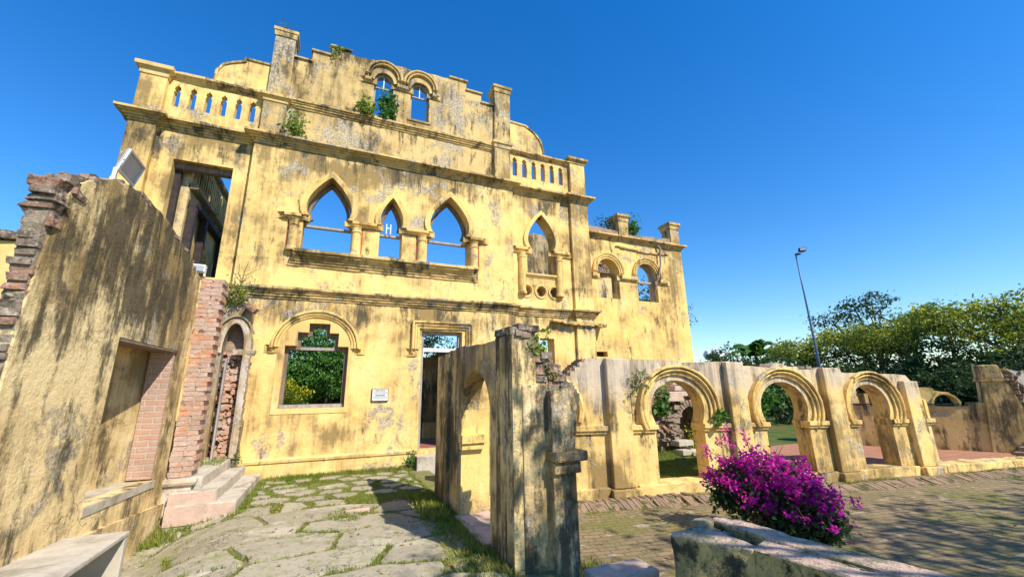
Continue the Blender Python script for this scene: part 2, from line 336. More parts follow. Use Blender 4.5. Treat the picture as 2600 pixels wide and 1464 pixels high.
    def build(s, name, mat, parent=None, label=None, smooth=False, bevel=0.0):
        me = bpy.data.meshes.new(name)
        off = Vector((0, 0, 0)); q = parent
        while q is not None: off += q.location; q = q.parent
        me.from_pydata([(a - off.x, b - off.y, c - off.z) for a, b, c in s.v], [], s.f)
        bm = bmesh.new(); bm.from_mesh(me); bmesh.ops.recalc_face_normals(bm, faces=bm.faces); bm.to_mesh(me); bm.free()
        if smooth:
            me.polygons.foreach_set('use_smooth', [True] * len(me.polygons))
        me.materials.append(M[mat] if isinstance(mat, str) else mat)
        o = bpy.data.objects.new(name, me); COL.objects.link(o)
        if parent is not None: o.parent = parent
        if label: o['label'] = label
        if bevel:
            b = o.modifiers.new('bevel', 'BEVEL'); b.width = bevel; b.segments = 2; b.limit_method = 'ANGLE'; b.angle_limit = R(40)
        return o

_tex = bpy.data.textures.new('wear', 'CLOUDS'); _tex.noise_scale = 0.16; _tex.noise_depth = 4
_tex2 = bpy.data.textures.new('wear_large', 'CLOUDS'); _tex2.noise_scale = 0.5; _tex2.noise_depth = 2
def wear(o, amp=0.02, lev=4):                              # worn, chipped and settled masonry
    s_ = o.modifiers.new('subdivide', 'SUBSURF'); s_.subdivision_type = 'SIMPLE'; s_.levels = s_.render_levels = lev
    for t, a in ((_tex, amp), (_tex2, amp * 1.2)):
        d = o.modifiers.new('wear', 'DISPLACE'); d.texture = t; d.texture_coords = 'GLOBAL'; d.strength = a; d.mid_level = 0.5
    return o
def thing(name, label, cat, loc, group=None):
    o = bpy.data.objects.new(name, None); COL.objects.link(o); o.location = loc; o.empty_display_size = 0.3
    o['label'] = label; o['category'] = cat
    if group: o['group'] = group
    return o
def tag(o, label, cat, group=None):
    o['label'] = label; o['category'] = cat
    if group: o['group'] = group
    return o
def struct(o, kind='structure'): o['kind'] = kind; return o

def bands(z0, steps, back=-0.2):                        # stepped moulding profile: (height, projection) from the bottom up
    P = [(back, z0)]; z = z0
    for h, o in steps: P += [(o, z + 0.004), (o, z + h)]; z += h
    return P + [(back, z + 0.03)]
def dens(P, st=0.12):                                       # split a path so that wear can chip it
    o = []
    for a, b in zip(P, P[1:]):
        n = max(1, int(math.dist(a, b) / st)); o += [(a[0] + (b[0] - a[0]) * i / n, a[1] + (b[1] - a[1]) * i / n) for i in range(n)]
    return o + [P[-1]]
def arc(cx, cz, rx, rz, a0, a1, n=20):
    return [(cx + rx * math.cos(R(a0 + (a1 - a0) * i / n)), cz + rz * math.sin(R(a0 + (a1 - a0) * i / n))) for i in range(n + 1)]
def bez(p0, p1, p2, p3, n=12):
    o = []
    for i in range(n + 1):
        t = i / n; a, b, c, d = (1 - t) ** 3, 3 * t * (1 - t) ** 2, 3 * t * t * (1 - t), t ** 3
        o.append((a * p0[0] + b * p1[0] + c * p2[0] + d * p3[0], a * p0[1] + b * p1[1] + c * p2[1] + d * p3[1]))
    return o
def keel(cx, zb, zt, hb, hm, n=12):                    # pointed horseshoe arch, left foot -> apex -> right foot
    h = zt - zb; k = (hm - 0.296 * hb) / 0.60
    L = bez((-hb, zb), (-k, zb + 0.30 * h), (-0.30 * hm * 1.6, zb + 0.80 * h), (0, zt), n)
    return [(cx + x, z) for x, z in L] + [(cx - x, z) for x, z in reversed(L[:-1])]
def jag(p0, p1, step, amp, seed=0):
    rnd = random.Random(seed); L = math.dist(p0, p1); n = max(1, int(L / step)); o = [p0]
    for i in range(1, n):
        t = i / n + rnd.uniform(-0.3, 0.3) / n; o.append((p0[0] + (p1[0] - p0[0]) * t + rnd.uniform(-amp, amp), p0[1] + (p1[1] - p0[1]) * t + rnd.uniform(-amp, amp)))
    return o
def jagpath(pts, step, amp, seed=0):
    o = []
    for i in range(len(pts) - 1): o += jag(pts[i], pts[i + 1], step, amp, seed + i)
    return o + [pts[-1]]

# ================================================================== GROUND
def n2(x, y, s=1.0, o=0.0): return mnoise.noise(Vector((x * s, y * s, o)))
def mat_ground():
    n = NT('grassy_earth'); p = n.pos()
    col = n.mix(n.mr(n.noise(p, 1.4, 6, 0.65), 0.38, 0.62), (0.075, 0.115, 0.018), (0.13, 0.155, 0.03))
    col = n.mix(n.mr(n.noise(p, 0.35, 5, 0.6), 0.5, 0.62), col, (0.16, 0.125, 0.06))
    col = n.mix(n.mr(n.noise(p, 30, 4, 0.7), 0.4, 0.7, 0, 0.5), col, (0.045, 0.07, 0.012))
    return n.out(col, n.bump(n.noise(p, 25, 5, 0.7), 0.8, 0.04))
def mat_flag():
    n = NT('flagstone'); p = n.pos(); r = n.island()
    col = n.mix(r, (0.44, 0.385, 0.28), (0.36, 0.31, 0.22))
    col = n.mix(n.mr(n.noise(p, 2.2, 7, 0.7, 0.4), 0.50, 0.66, 0, 0.7), col, (0.29, 0.26, 0.18))
    col = n.mix(n.mr(n.noise(p, 1.1, 6, 0.65), 0.54, 0.64), col, (0.50, 0.44, 0.33))
    col = n.mix(n.mul(n.mr(n.noise(p, 14, 9, 0.8), 0.52, 0.66), 0.75), col, (0.15, 0.135, 0.075))
    col = n.mix(n.mul(n.mr(n.noise(n.mapv(p, loc=(3, 3, 3)), 3.0, 9, 0.78), 0.50, 0.62), 0.6), col, (0.22, 0.235, 0.065))
    wv = n.mapv(p, (1, 1, 0.2)); cr = n.mr(n.voro(n.noise(wv, 2.2, 4, 0.6, col=True), 3.2, 'DISTANCE_TO_EDGE'), 0, 0.018, 1, 0)
    cr = n.mul(cr, n.mr(n.noise(p, 1.6, 3), 0.5, 0.58))
    col = n.mix(n.mul(cr, 0.7), col, (0.09, 0.08, 0.05))
    h = n.add(n.mul(n.noise(p, 4, 6, 0.65), 0.8), n.mul(n.noise(p, 40, 4, 0.65), 0.3)); h = n.add(h, n.mul(cr, -0.6))
    return n.out(col, n.bump(h, 0.85, 0.035))
def mat_soil():
    n = NT('mossy_soil'); p = n.pos()
    col = n.mix(n.mr(n.noise(p, 4, 8, 0.75), 0.40, 0.58), (0.27, 0.22, 0.11), (0.17, 0.19, 0.035))
    col = n.mix(n.mr(n.noise(p, 22, 6, 0.75), 0.48, 0.7), col, (0.30, 0.25, 0.14))
    return n.out(col, n.bump(n.noise(p, 18, 6, 0.7), 0.9, 0.04))
def mat_paving():
    n = NT('old_brick_paving'); p = n.pos(); x, y, z = n.xyz(p)
    nz = n.noise(p, 2.5, 3, 0.5, col=True)
    sc = n.new('ShaderNodeVectorMath', operation='SCALE'); n.put(sc.inputs[0], nz); sc.inputs['Scale'].default_value = 0.10
    av = n.new('ShaderNodeVectorMath', operation='ADD'); n.put(av.inputs[0], n.comb(n.add(n.mul(x, 0.983), n.mul(y, -0.184)), n.add(n.mul(y, 0.983), n.mul(x, 0.184)), 0.0)); n.put(av.inputs[1], sc.outputs[0])
    b = n.new('ShaderNodeTexBrick'); n.put(b.inputs['Vector'], av.outputs[0]); b.inputs['Scale'].default_value = 1
    b.inputs['Brick Width'].default_value = 0.24; b.inputs['Row Height'].default_value = 0.115; b.inputs['Mortar Size'].default_value = 0.010; b.inputs['Mortar Smooth'].default_value = 0.5
    n.put(b.inputs['Color1'], (0.33, 0.235, 0.135)); n.put(b.inputs['Color2'], (0.26, 0.195, 0.105)); n.put(b.inputs['Mortar'], (0.165, 0.135, 0.07))
    col = b.outputs['Color']
    col = n.mix(n.mul(n.mr(n.noise(p, 1.1, 6, 0.7), 0.42, 0.62), 0.8), col, (0.22, 0.175, 0.085))
    col = n.mix(n.mul(n.mr(n.noise(p, 0.8, 6, 0.75, 0.5), 0.50, 0.62), 0.75), col, (0.185, 0.18, 0.05))
    col = n.mix(n.mul(n.mr(n.noise(n.mapv(p, (1, 1.4, 1)), 3.2, 3, 0.5), 0.63, 0.69), 0.8), col, (0.44, 0.36, 0.25))
    h = n.add(n.mul(b.outputs['Fac'], -0.7), n.mul(n.noise(p, 14, 6, 0.7), 0.9))
    return n.out(col, n.bump(h, 0.9, 0.03))
M['ground'] = mat_ground(); M['flag'] = mat_flag(); M['soil'] = mat_soil(); M['paving'] = mat_paving()
M['terracotta'] = brickmat('terracotta_tiles', (0.50, 0.22, 0.13), (0.42, 0.18, 0.11), (0.30, 0.17, 0.10), bw=0.3, bh=0.3, ms=0.012, dirt=0.4, dirtcol=(0.34, 0.22, 0.14), flat=True)
M['kerbbrick'] = NT('kerb_brick')
_n = M['kerbbrick']; _p = _n.pos()
_c = _n.mix(_n.island(), (0.34, 0.22, 0.14), (0.24, 0.165, 0.11)); _c = _n.mix(_n.mr(_n.noise(_p, 5, 6, 0.7), 0.48, 0.62), _c, (0.10, 0.10, 0.035))
M['kerbbrick'] = _n.out(_c, _n.bump(_n.noise(_p, 30, 5, 0.7), 0.8, 0.015))

def sheet(name, mat, xs, ys, zf):
    mb = MB(); nx, ny = len(xs), len(ys)
    mb.v = [(x, y, zf(x, y)) for y in ys for x in xs]
    mb.f = [(j * nx + i, j * nx + i + 1, (j + 1) * nx + i + 1, (j + 1) * nx + i) for j in range(ny - 1) for i in range(nx - 1)]
    return mb.build(name, mat, None, smooth=True)
def rng(a, b, s): return [a + (b - a) * i / max(1, round((b - a) / s)) for i in range(max(1, round((b - a) / s)) + 1)]
xs = [-1500, -400, -120, -60] + rng(-40, 60, 2.0) + [90, 160, 500, 1500]
ys = [-600, -150, -60, -30] + rng(-20, 60, 2.0) + [90, 160, 500, 1500]
def gz(x, y):
    far = max(0, math.hypot(x, y) - 20)
    return -0.62 + 0.05 * n2(x, y, 0.3) + (0.25 if y > 18 else 0) + min(2.5, far * 0.01) * (1 if y > 0 else 0)
struct(sheet('ground', 'ground', xs, ys, gz))
def pz(x, y):                                              # the path sinks to the left towards the bench
    t = max(0, min(1, (-0.9 - x) / 1.1)) * max(0, min(1, (8.4 - y) / 1.6))
    return -0.28 * t * t * (3 - 2 * t) + 0.012 * n2(x, y, 1.3)
struct(sheet('path_bed', 'soil', rng(-3.6, 2.05, 0.14), rng(0.5, 9.85, 0.14), lambda x, y: pz(x, y) - 0.012 + 0.012 * n2(x, y, 4.0, 3)))
# flagstones: cut cells laid with joints of moss
rnd = random.Random(7)
seeds = []
y = 1.2
while y < 9.8:
    near = y < 7.3
    sy = 0.62 if near else 0.40; sx = 1.25 if near else 0.52
    x = -3.6 + rnd.uniform(0, sx)
    while x < 2.2:
        seeds.append((x + rnd.uniform(-0.28, 0.28) * sx, y + rnd.uniform(-0.22, 0.22) * sy, sx, sy)); x += sx
    y += sy
def clip(poly, a, b, c):                                    # keep a*x+b*y<=c
    o = []
    for i in range(len(poly)):
        p, q = poly[i], poly[(i + 1) % len(poly)]; dp, dq = a * p[0] + b * p[1] - c, a * q[0] + b * q[1] - c
        if dp <= 0: o.append(p)
        if dp * dq < 0: t = dp / (dp - dq); o.append((p[0] + (q[0] - p[0]) * t, p[1] + (q[1] - p[1]) * t))
    return o
mb = MB(); STONES = []
for i, (sx_, sy_, ax, ay) in enumerate(seeds):
    P = [(sx_ - ax, sy_ - ay), (sx_ + ax, sy_ - ay), (sx_ + ax, sy_ + ay), (sx_ - ax, sy_ + ay)]
    for j, (qx, qy, bx, by) in enumerate(seeds):
        if i == j or abs(qx - sx_) > 2.2 * ax or abs(qy - sy_) > 2.2 * ay: continue
        dx, dy = (qx - sx_) / ax ** 2, (qy - sy_) / ay ** 2
        P = clip(P, dx, dy, dx * (qx + sx_) / 2 + dy * (qy + sy_) / 2)
        if not P: break
    for a, b, c in ((1, 0, 1.62), (-1, 0, 3.4), (0, 1, 9.70), (0, -1, -0.9)): P = clip(P, a, b, c) if P else P
    if len(P) < 3: continue
    area = 0.5 * abs(sum(P[k][0] * P[(k + 1) % len(P)][1] - P[(k + 1) % len(P)][0] * P[k][1] for k in range(len(P))))
    if area < 0.03 or rnd.random() < (0.03 if sy_ < 7.3 else 0.14): continue
    cx = sum(p[0] for p in P) / len(P); cy = sum(p[1] for p in P) / len(P)
    gap = rnd.uniform(0.02, 0.085) if sy_ > 7.3 else rnd.uniform(0.012, 0.05)
    Q = []
    for k in range(len(P)):
        p, q = P[k], P[(k + 1) % len(P)]; L = math.dist(p, q); m_ = max(2, int(L / 0.05))
        for t in range(m_):
            f = t / m_; x = p[0] + (q[0] - p[0]) * f; y = p[1] + (q[1] - p[1]) * f
            d = math.hypot(x - cx, y - cy); s = max(0.3, (d - gap - 0.05 * abs(n2(x, y, 4, 9)) - 0.03 * abs(n2(x, y, 14, 2)) - (0.018 if t == 0 else 0)) / d)
            Q.append((cx + (x - cx) * s, cy + (y - cy) * s))
    STONES.append(Q)
    b0 = len(mb.v); tz = rnd.uniform(0.004, 0.014)
    mb.v += [(x, y, pz(x, y) + tz + 0.010 * n2(x, y, 1.8, i)) for x, y in Q]
    mb.v += [(cx + (x - cx) * 1.03, cy + (y - cy) * 1.03, pz(x, y) - 0.06) for x, y in Q]
    n_ = len(Q)
    inner = [(cx + (x - cx) * 0.55, cy + (y - cy) * 0.55) for x, y in Q]
    mb.v += [(x, y, pz(x, y) + tz + 0.004 + 0.010 * n2(x, y, 1.8, i)) for x, y in inner]
    for k in range(n_):
        k2 = (k + 1) % n_
        mb.f.append((b0 + n_ + k, b0 + n_ + k2, b0 + k2, b0 + k)); mb.f.append((b0 + k, b0 + k2, b0 + 2 * n_ + k2, b0 + 2 * n_ + k))
    mb.f.append(tuple(b0 + 2 * n_ + k for k in range(n_)))
struct(mb.build('stone_path', 'flag'))
rb = MB(); rb.box(0.30, 0.62, 6.62, 6.70, -0.05, 0.035); struct(rb.build('brick_inlay', 'pink', None, bevel=0.008))
def inpoly(x, y, P):
    c = False; n = len(P); j = n - 1
    for i in range(n):
        if (P[i][1] > y) != (P[j][1] > y) and x < (P[j][0] - P[i][0]) * (y - P[i][1]) / (P[j][1] - P[i][1]) + P[i][0]: c = not c
        j = i
    return c
BB = [(min(p[0] for p in Q), max(p[0] for p in Q), min(p[1] for p in Q), max(p[1] for p in Q)) for Q in STONES]
def onstone(x, y): return any(b[0] <= x <= b[1] and b[2] <= y <= b[3] and inpoly(x, y, Q) for Q, b in zip(STONES, BB))

# right hand court: brick paving below, terracotta floor and lawn behind the arcade
struct(sheet('brick_pavement', 'paving', rng(1.95, 22, 0.5), rng(-8, 9.5, 0.5), lambda x, y: -0.30 + 0.012 * n2(x, y, 0.9) - (0.15 if y > 7.6 else 0)))
def cz(x, y): return -0.20 + 0.03 * n2(x, y, 0.7, 4) + 0.28 * math.exp(-((x - 8.6) ** 2 / 1.4 + (y - 8.9) ** 2 / 0.5))
struct(sheet('lawn', 'ground', rng(4.0, 12.2, 0.3), rng(6.0, 10.5, 0.3), lambda x, y: cz(x, y) if y > 6.95 - 0.187 * (x - 4.85) else -0.9))
struct(sheet('far_lawn', 'ground', rng(10.9, 45, 1.5), rng(8.7, 40, 1.2), lambda x, y: -0.17 + 0.03 * n2(x, y, 0.5, 2) + max(0, (math.hypot(x, y) - 22)) * 0.012))
tf = MB(); tf.poly(lambda u, v, w_=0.0: Vector((u, v, w_)), [(9.3, 6.30), (20, 4.30), (20, 9.1), (11.2, 9.1), (9.3, 8.2)], (), -0.135, -0.5); struct(tf.build('terracotta_floor', 'terracotta'))
# soldier course of bricks edging the court
mb = MB(); rnd = random.Random(17)
AOv = Vector((4.85, 6.77, 0)); AUv = Vector((0.983, -0.1838, 0)); AN = Vector((-0.1838, -0.983, 0))
u = -1.4
while u < 12:
    d0 = 0.52 + 0.10 * math.sin(u * 0.5) + 0.22 * max(0, (u - 1.2)) * 0.05
    c = AOv + AUv * u + AN * (d0 + 0.14)
    if rnd.random() > 0.06:
        rot = Matrix.Rotation(-0.185 + rnd.uniform(-0.05, 0.05), 3, 'Z') @ Matrix.Rotation(0.30, 3, 'X')
        mb.stone((c.x, c.y, -0.305 + rnd.uniform(-0.012, 0.008)), (0.058, 0.30, 0.09), rnd, rot, 0.92, 1.04)
    u += 0.0615
u = 1.4
while u > -1.3:                                             # a second run forming the corner drain
    rot = Matrix.Rotation(-0.185 + rnd.uniform(-0.05, 0.05), 3, 'Z')
    c = AOv + AUv * u + AN * 0.36
    mb.stone((c.x, c.y, -0.275 + rnd.uniform(-0.02, 0.01)), (0.10, 0.22, 0.08), rnd, rot); u -= 0.12
struct(mb.build('brick_kerb', 'kerbbrick'))

# ================================================================== THE RUINED MANSION
man = thing('ruined_mansion', 'roofless yellow stucco mansion ruin with pointed arch windows and stepped gable', 'building', (3, 9.8, 0))
F0, FL, FA, FW = YF(9.8), YF(10.0), YF(10.0), YF(10.1)
FR = YF(9.95)
TRI = [(-0.415, 0.41, 0.515, 6.62, -0.93, 0.11), (1.01, 0.24, 0.285, 6.35, 0.74, 1.28), (2.475, 0.44, 0.555, 6.64, 1.90, 3.03)]
holes = []
for cx, hb, hm, zt, l, r in TRI:
    holes.append([(l, 4.70), (l, 5.50)] + keel(cx, 5.58, zt, hb, hm) + [(r, 5.50), (r, 4.70)])
win0 = [(-1.0, 1.33), (-1.0, 2.61), (-0.78, 2.61), (-0.78, 2.90), (-0.57, 2.90), (-0.57, 3.10), (-0.16, 3.10), (-0.16, 2.90), (0.03, 2.90), (0.03, 2.61), (0.25, 2.61), (0.25, 1.33)]
door = [(1.86, 0.34), (1.86, 3.05), (2.86, 3.05), (2.86, 0.34)]
MB().poly(F0, [(-2.1, -0.2), (4.29, -0.2), (4.29, 7.40), (-2.1, 7.40)], holes + [win0, door], 0, -0.42).build('wall', 'facade', man)
MB().poly(FL, [(-3.93, -0.2), (-2.09, -0.2), (-2.09, 7.40), (-3.93, 7.40)], [[(-3.55, 4.0), (-3.55, 6.55), (-2.46, 6.55), (-2.46, 4.0)]], 0, -0.40).build('wall', 'facade', man)
MB().fbox(YF(9.85), -4.37, -3.91, -0.2, 7.40, 0, -0.5).build('corner_pier', 'facade', man)
kh = [(4.78, 4.82), (4.78, 5.50)] + keel(5.25, 5.58, 6.65, 0.37, 0.49) + [(5.66, 5.50), (5.66, 4.82)]
rings = [arc(c, 4.31, 0.135, 0.135, 0, 342, 19) for c in (4.74, 5.19, 5.62)]
MB().poly(FR, [(4.27, -0.2), (6.27, -0.2), (6.27, 7.40), (4.27, 7.40)], [kh, [(5.1, 2.0), (5.1, 3.0), (5.55, 3.0), (5.55, 2.0)]] + rings, 0, -0.40).build('wall', 'facade', man)
MB().fbox(YF(9.85), 6.25, 6.86, -0.2, 7.40, 0, -0.5).build('pilaster', 'facade', man)
for c in (4.74, 5.19, 5.62):
    MB().sweep([(c + 0.20 * math.cos(R(a)), 4.31 + 0.20 * math.sin(R(a))) for a in range(0, -360, -20)], [(0, 0), (0, 0.025), (0.035, 0.025), (0.035, 0)], FR, True).build('ring_moulding', 'clean', man)
MB().fbox(FL, -2.119, -2.1005, 3.9, 7.18, 0.004, -0.02).build('recess_strip', 'redpaint', man)
# attic storey
top = [(-1.60, 7.38), (-1.60, 9.86), (-1.18, 9.86), (-1.18, 10.20), (-0.75, 10.20), (-0.75, 10.50), (-0.28, 10.49)] + \
    jagpath([(-0.27, 10.43), (0.5, 10.46), (1.05, 10.50), (1.35, 10.44), (1.9, 10.54), (2.42, 10.56)], 0.09, 0.02, 3) + \
    [(2.42, 10.59), (2.93, 10.58), (2.93, 10.30), (3.40, 10.30), (3.40, 10.0), (3.80, 10.0), (3.80, 7.38)]
aw = [[(l, zs), (l, 9.86)] + arc((l + r) / 2, 9.87, (r - l) / 2, 0.27, 180, 0, 12) + [(r, 9.86), (r, zs)] for l, r, zs in ((0.36, 0.86, 8.74), (1.33, 1.85, 8.90))]
MB().poly(FA, top, aw, 0, -0.32).build('attic_wall', 'attic', man)
for a, b, z in ((-1.62, -1.16, 9.86), (-1.22, -0.72, 10.20), (-0.79, -0.26, 10.50), (2.40, 2.97, 10.585), (2.91, 3.43, 10.30), (3.38, 3.80, 10.0)):
    MB().fbox(FA, a, b, z + 0.001, z + 0.055, 0.05, -0.37).build('coping', 'attic', man, bevel=0.012)
# curved screen walls behind the balustrades
def cw_(pts): return [(x * 0.983, 1.6 + (z - 1.6) * 0.983) for x, z in pts]
cl = [(-3.16, 8.70), (-3.13, 9.09), (-3.02, 9.30), (-2.85, 9.41), (-2.6, 9.52), (-2.6, 9.60), (-2.0, 9.60)]
cr_ = [(4.2, 9.78), (4.95, 9.75), (5.26, 9.56), (5.46, 9.33), (5.54, 9.0), (5.54, 8.70)]
for pts, ends in ((cl, [(-2.0, 8.70)]), (cr_, [(4.2, 8.70)])):
    MB().poly(YF(10.03), cw_(pts + ends), (), 0, -0.15).build('curved_wall', 'facade', man)
    MB().sweep(cw_(pts), [(0, 0.03), (0, -0.18), (-0.05, -0.18), (-0.05, 0.03)], YF(10.03)).build('coping', 'trim', man)
# main cornice, attic string course, middle string course, plinth, all mitred round the piers
C_PATH = [(-4.37, 10.5), (-4.37, 9.85), (-3.91, 9.85), (-3.91, 10.0), (-2.1, 10.0), (-2.1, 9.8), (4.29, 9.8), (4.29, 9.95), (6.25, 9.95), (6.25, 9.85), (6.86, 9.85), (6.86, 10.4)]
wear(MB().sweep(dens(C_PATH), bands(7.19, ((0.05, 0.02), (0.045, 0.05), (0.05, 0.09), (0.035, 0.15), (0.06, 0.20))), IDF).build('cornice', 'trim', man), 0.03, 1)
wear(MB().sweep(dens([(-1.56, 10.0), (3.78, 10.0)]), bands(8.43, ((0.05, 0.025), (0.05, 0.06), (0.045, 0.09), (0.055, 0.125)), -0.05), IDF).build('string_course', 'trim', man), 0.03, 1)
wear(MB().sweep(dens([(-2.6, 10.0), (-2.1, 10.0), (-2.1, 9.8), (4.29, 9.8), (4.29, 9.95), (6.25, 9.95), (6.25, 9.85), (6.86, 9.85), (6.86, 10.09)]),
           bands(3.60, ((0.05, 0.025), (0.055, 0.055), (0.05, 0.085), (0.035, 0.12), (0.055, 0.155)), -0.05), IDF).build('string_course', 'trim', man), 0.03, 1)
MB().sweep([(-1.56, 9.8), (1.85, 9.8)], [(-0.05, -0.2), (0.055, -0.2), (0.05, 0.30), (0.075, 0.31), (0.085, 0.36), (0.05, 0.39), (-0.05, 0.41)], IDF).build('plinth', 'facade', man)
MB().sweep([(2.87, 9.8), (4.29, 9.8), (4.29, 9.95), (6.24, 9.95)], [(-0.05, -0.3), (0.055, -0.3), (0.05, 0.30), (0.075, 0.31), (0.085, 0.36), (0.05, 0.39), (-0.05, 0.41)], IDF).build('plinth', 'facade', man)
# balustrades pierced by trefoil headed slots
def slot(cx, z0, z1, h):
    return [(cx - h, z0), (cx - h, z1 - 0.19), (cx - h * 0.6, z1 - 0.17), (cx - h * 1.0, z1 - 0.12), (cx - h * 0.75, z1 - 0.06), (cx - h * 0.35, z1 - 0.05), (cx, z1),
            (cx + h * 0.35, z1 - 0.05), (cx + h * 0.75, z1 - 0.06), (cx + h, z1 - 0.12), (cx + h * 0.6, z1 - 0.17), (cx + h, z1 - 0.19), (cx + h, z0)]
MB().poly(FL, [(-3.92, 7.40), (-2.06, 7.40), (-2.06, 8.45), (-3.92, 8.45)], [slot(c, 7.80, 8.36, 0.062) for c in (-3.72, -3.43, -3.14, -2.85, -2.56, -2.28)], 0, -0.16).build('balustrade', 'facade', man)
MB().poly(FL, [(4.24, 7.40), (6.34, 7.40), (6.34, 8.52), (4.24, 8.52)], [slot(c, 7.82, 8.45, 0.075) for c in (4.47, 4.785, 5.10, 5.41, 5.725, 6.04)], 0, -0.16).build('balustrade', 'facade', man)
RAIL = [(-0.2, 0), (0.02, 0), (0.03, 0.04), (0.06, 0.06), (0.10, 0.10), (0.12, 0.11), (0.12, 0.16), (0.09, 0.18), (-0.2, 0.20)]
wear(MB().sweep(dens([(-3.87, 10.0), (-2.05, 10.0)]), [(a, b + 8.451) for a, b in RAIL], IDF).build('rail', 'trim', man), 0.03, 1)
wear(MB().sweep(dens([(4.25, 10.0), (6.36, 10.0)]), [(a, b * 0.8 + 8.521) for a, b in RAIL], IDF).build('rail', 'trim', man), 0.03, 1)
def capped(x0, x1, y0, y1, z0, z1, cap, over, mat='attic', name='pier'):
    o = MB().box(x0, x1, y0, y1, z0, z1).build(name, mat, man)
    MB().sweep([(x1, y1), (x0, y1), (x0, y0), (x1, y0)], [(0 - 0.03, z1 - 0.02), (0.02, z1 - 0.02), (0.03, z1 + cap * 0.35), (over * 0.6, z1 + cap * 0.5), (over, z1 + cap * 0.6), (over, z1 + cap), (-0.03, z1 + cap + 0.02)], IDF, True).build('cap', 'trim', o)
    MB().box(x0 + 0.02, x1 - 0.02, y0 + 0.02, y1 - 0.02, z1 - 0.01, z1 + cap + 0.028).build('cap_top', 'attic', o)
capped(-4.36, -3.89, 9.87, 10.35, 7.40, 8.40, 0.22, 0.10, 'facade')
capped(-2.06, -1.58, 9.86, 10.34, 7.40, 8.40, 0.16, 0.09)
capped(-2.03, -1.58, 9.91, 10.34, 8.50, 10.33, 0.20, 0.05)
capped(3.78, 4.26, 9.86, 10.34, 7.40, 8.56, 0.18, 0.07)
capped(3.80, 4.30, 9.91, 10.34, 8.70, 10.52, 0.20, 0.06)
capped(6.33, 6.86, 9.89, 10.38, 7.40, 8.62, 0.17, 0.10, 'facade')
# attic windows
for i, (l, r, zs, hx) in enumerate(((0.36, 0.86, 8.74, 0.61), (1.33, 1.85, 8.90, 1.59))):
    for k, (rr, ww, dd) in enumerate(((0.42, 0.065, 0.07), (0.345, 0.05, 0.05))):
        wear(MB().sweep([(hx - (rr) * math.cos(R(a)), 9.97 + rr * 1.06 * math.sin(R(a))) for a in range(0, 181, 12)], [(0, -0.01), (0, dd), (-ww * 0.3, dd + 0.02), (-ww * 0.8, dd + 0.02), (-ww, dd), (-ww, -0.01)], FA).build('hood_mould', 'trim', man), 0.014, 1)
    f = MB().sweep([(l, zs)] + [(l, 9.84)] + arc((l + r) / 2, 9.87, (r - l) / 2, 0.26, 180, 0, 12) + [(r, 9.84), (r, zs)], [(0.0, -0.10), (0.045, -0.10), (0.045, -0.20), (0.0, -0.20)], FA).build('window_frame', 'greywood', man)
    MB().fbox(FA, l + 0.04, r - 0.04, 9.70, 9.735, -0.12, -0.17).build('transom', 'greywood', f)
    MB().fbox(FA, (l + r) / 2 - 0.012, (l + r) / 2 + 0.012, 9.735, 10.08, -0.13, -0.16).build('mullion', 'whitepaint', f)
    MB().fbox(FA, l - 0.06, r + 0.06, zs - 0.055, zs - 0.002, 0.03, -0.2).build('sill', 'attic', man)
for a, b in ((0.02, 0.38), (0.85, 1.35), (1.83, 2.14)):
    MB().sweep([(a, 9.99), (a, 10.0), (b, 10.0), (b, 9.99)], [(-0.05, 9.69), (0.03, 9.69), (0.05, 9.73), (0.09, 9.75), (0.10, 9.79), (0.10, 9.82), (-0.05, 9.84)], IDF).build('impost', 'trim', man)
# triple window of the first floor
for cx, hb, hm, zt, l, r in TRI:
    wdt = 0.135 if hm > 0.4 else 0.12
    inn = keel(cx, 5.585, zt - 0.002, hb - 0.002, hm - 0.002); ou = keel(cx, 5.585, zt + wdt * 1.15, hb + wdt, hm + wdt)
    MB().poly(F0, ou + inn[::-1], (), 0.055, -0.01).build('arch_moulding', 'arctrim', man)
    fr_ = MB().sweep(keel(cx, 5.57, zt - 0.03, hb - 0.01, hm - 0.03), [(0.0, -0.26), (0.07, -0.26), (0.07, -0.36), (0.0, -0.36)], F0).build('window_frame', 'wood', man)
    MB().fbox(F0, l + 0.002, r - 0.002, 5.40, 5.455, -0.24, -0.34).build('transom', 'greywood', fr_)
for a, b in ((-1.43, -0.85), (-0.01, 0.78), (1.24, 2.03), (2.90, 3.50)):
    MB().sweep([(a, 9.79), (a, 9.8), (b, 9.8), (b, 9.79)], [(-0.05, 5.44), (0.04, 5.44), (0.06, 5.48), (0.08, 5.50), (0.12, 5.505), (0.12, 5.57), (-0.05, 5.59)], IDF).build('impost', 'arctrim', man)
    MB().fbox(F0, a + 0.20 if a < 0 else a + 0.03, b - 0.02 if a < 0 else b - 0.03, 5.44, 5.585, 0.03, -0.40).build('impost_return', 'arctrim', man)
for x in (-1.10, 0.215, 1.765, 3.14):
    MB().lathe((x, 9.775), [(0.13, 4.70), (0.13, 4.75), (0.105, 4.78), (0.10, 4.82), (0.095, 5.28), (0.115, 5.30), (0.10, 5.32), (0.105, 5.40), (0.125, 5.44), (0.125, 5.45)], 16).build('column', 'arctrim', man, smooth=False)
for a, b in ((-1.235, -1.205), (0.335, 0.36), (1.625, 1.65), (3.265, 3.295)):
    MB().fbox(F0, a, b, 4.72, 5.43, 0.004, -0.03).build('recess_strip', 'redpaint', man)
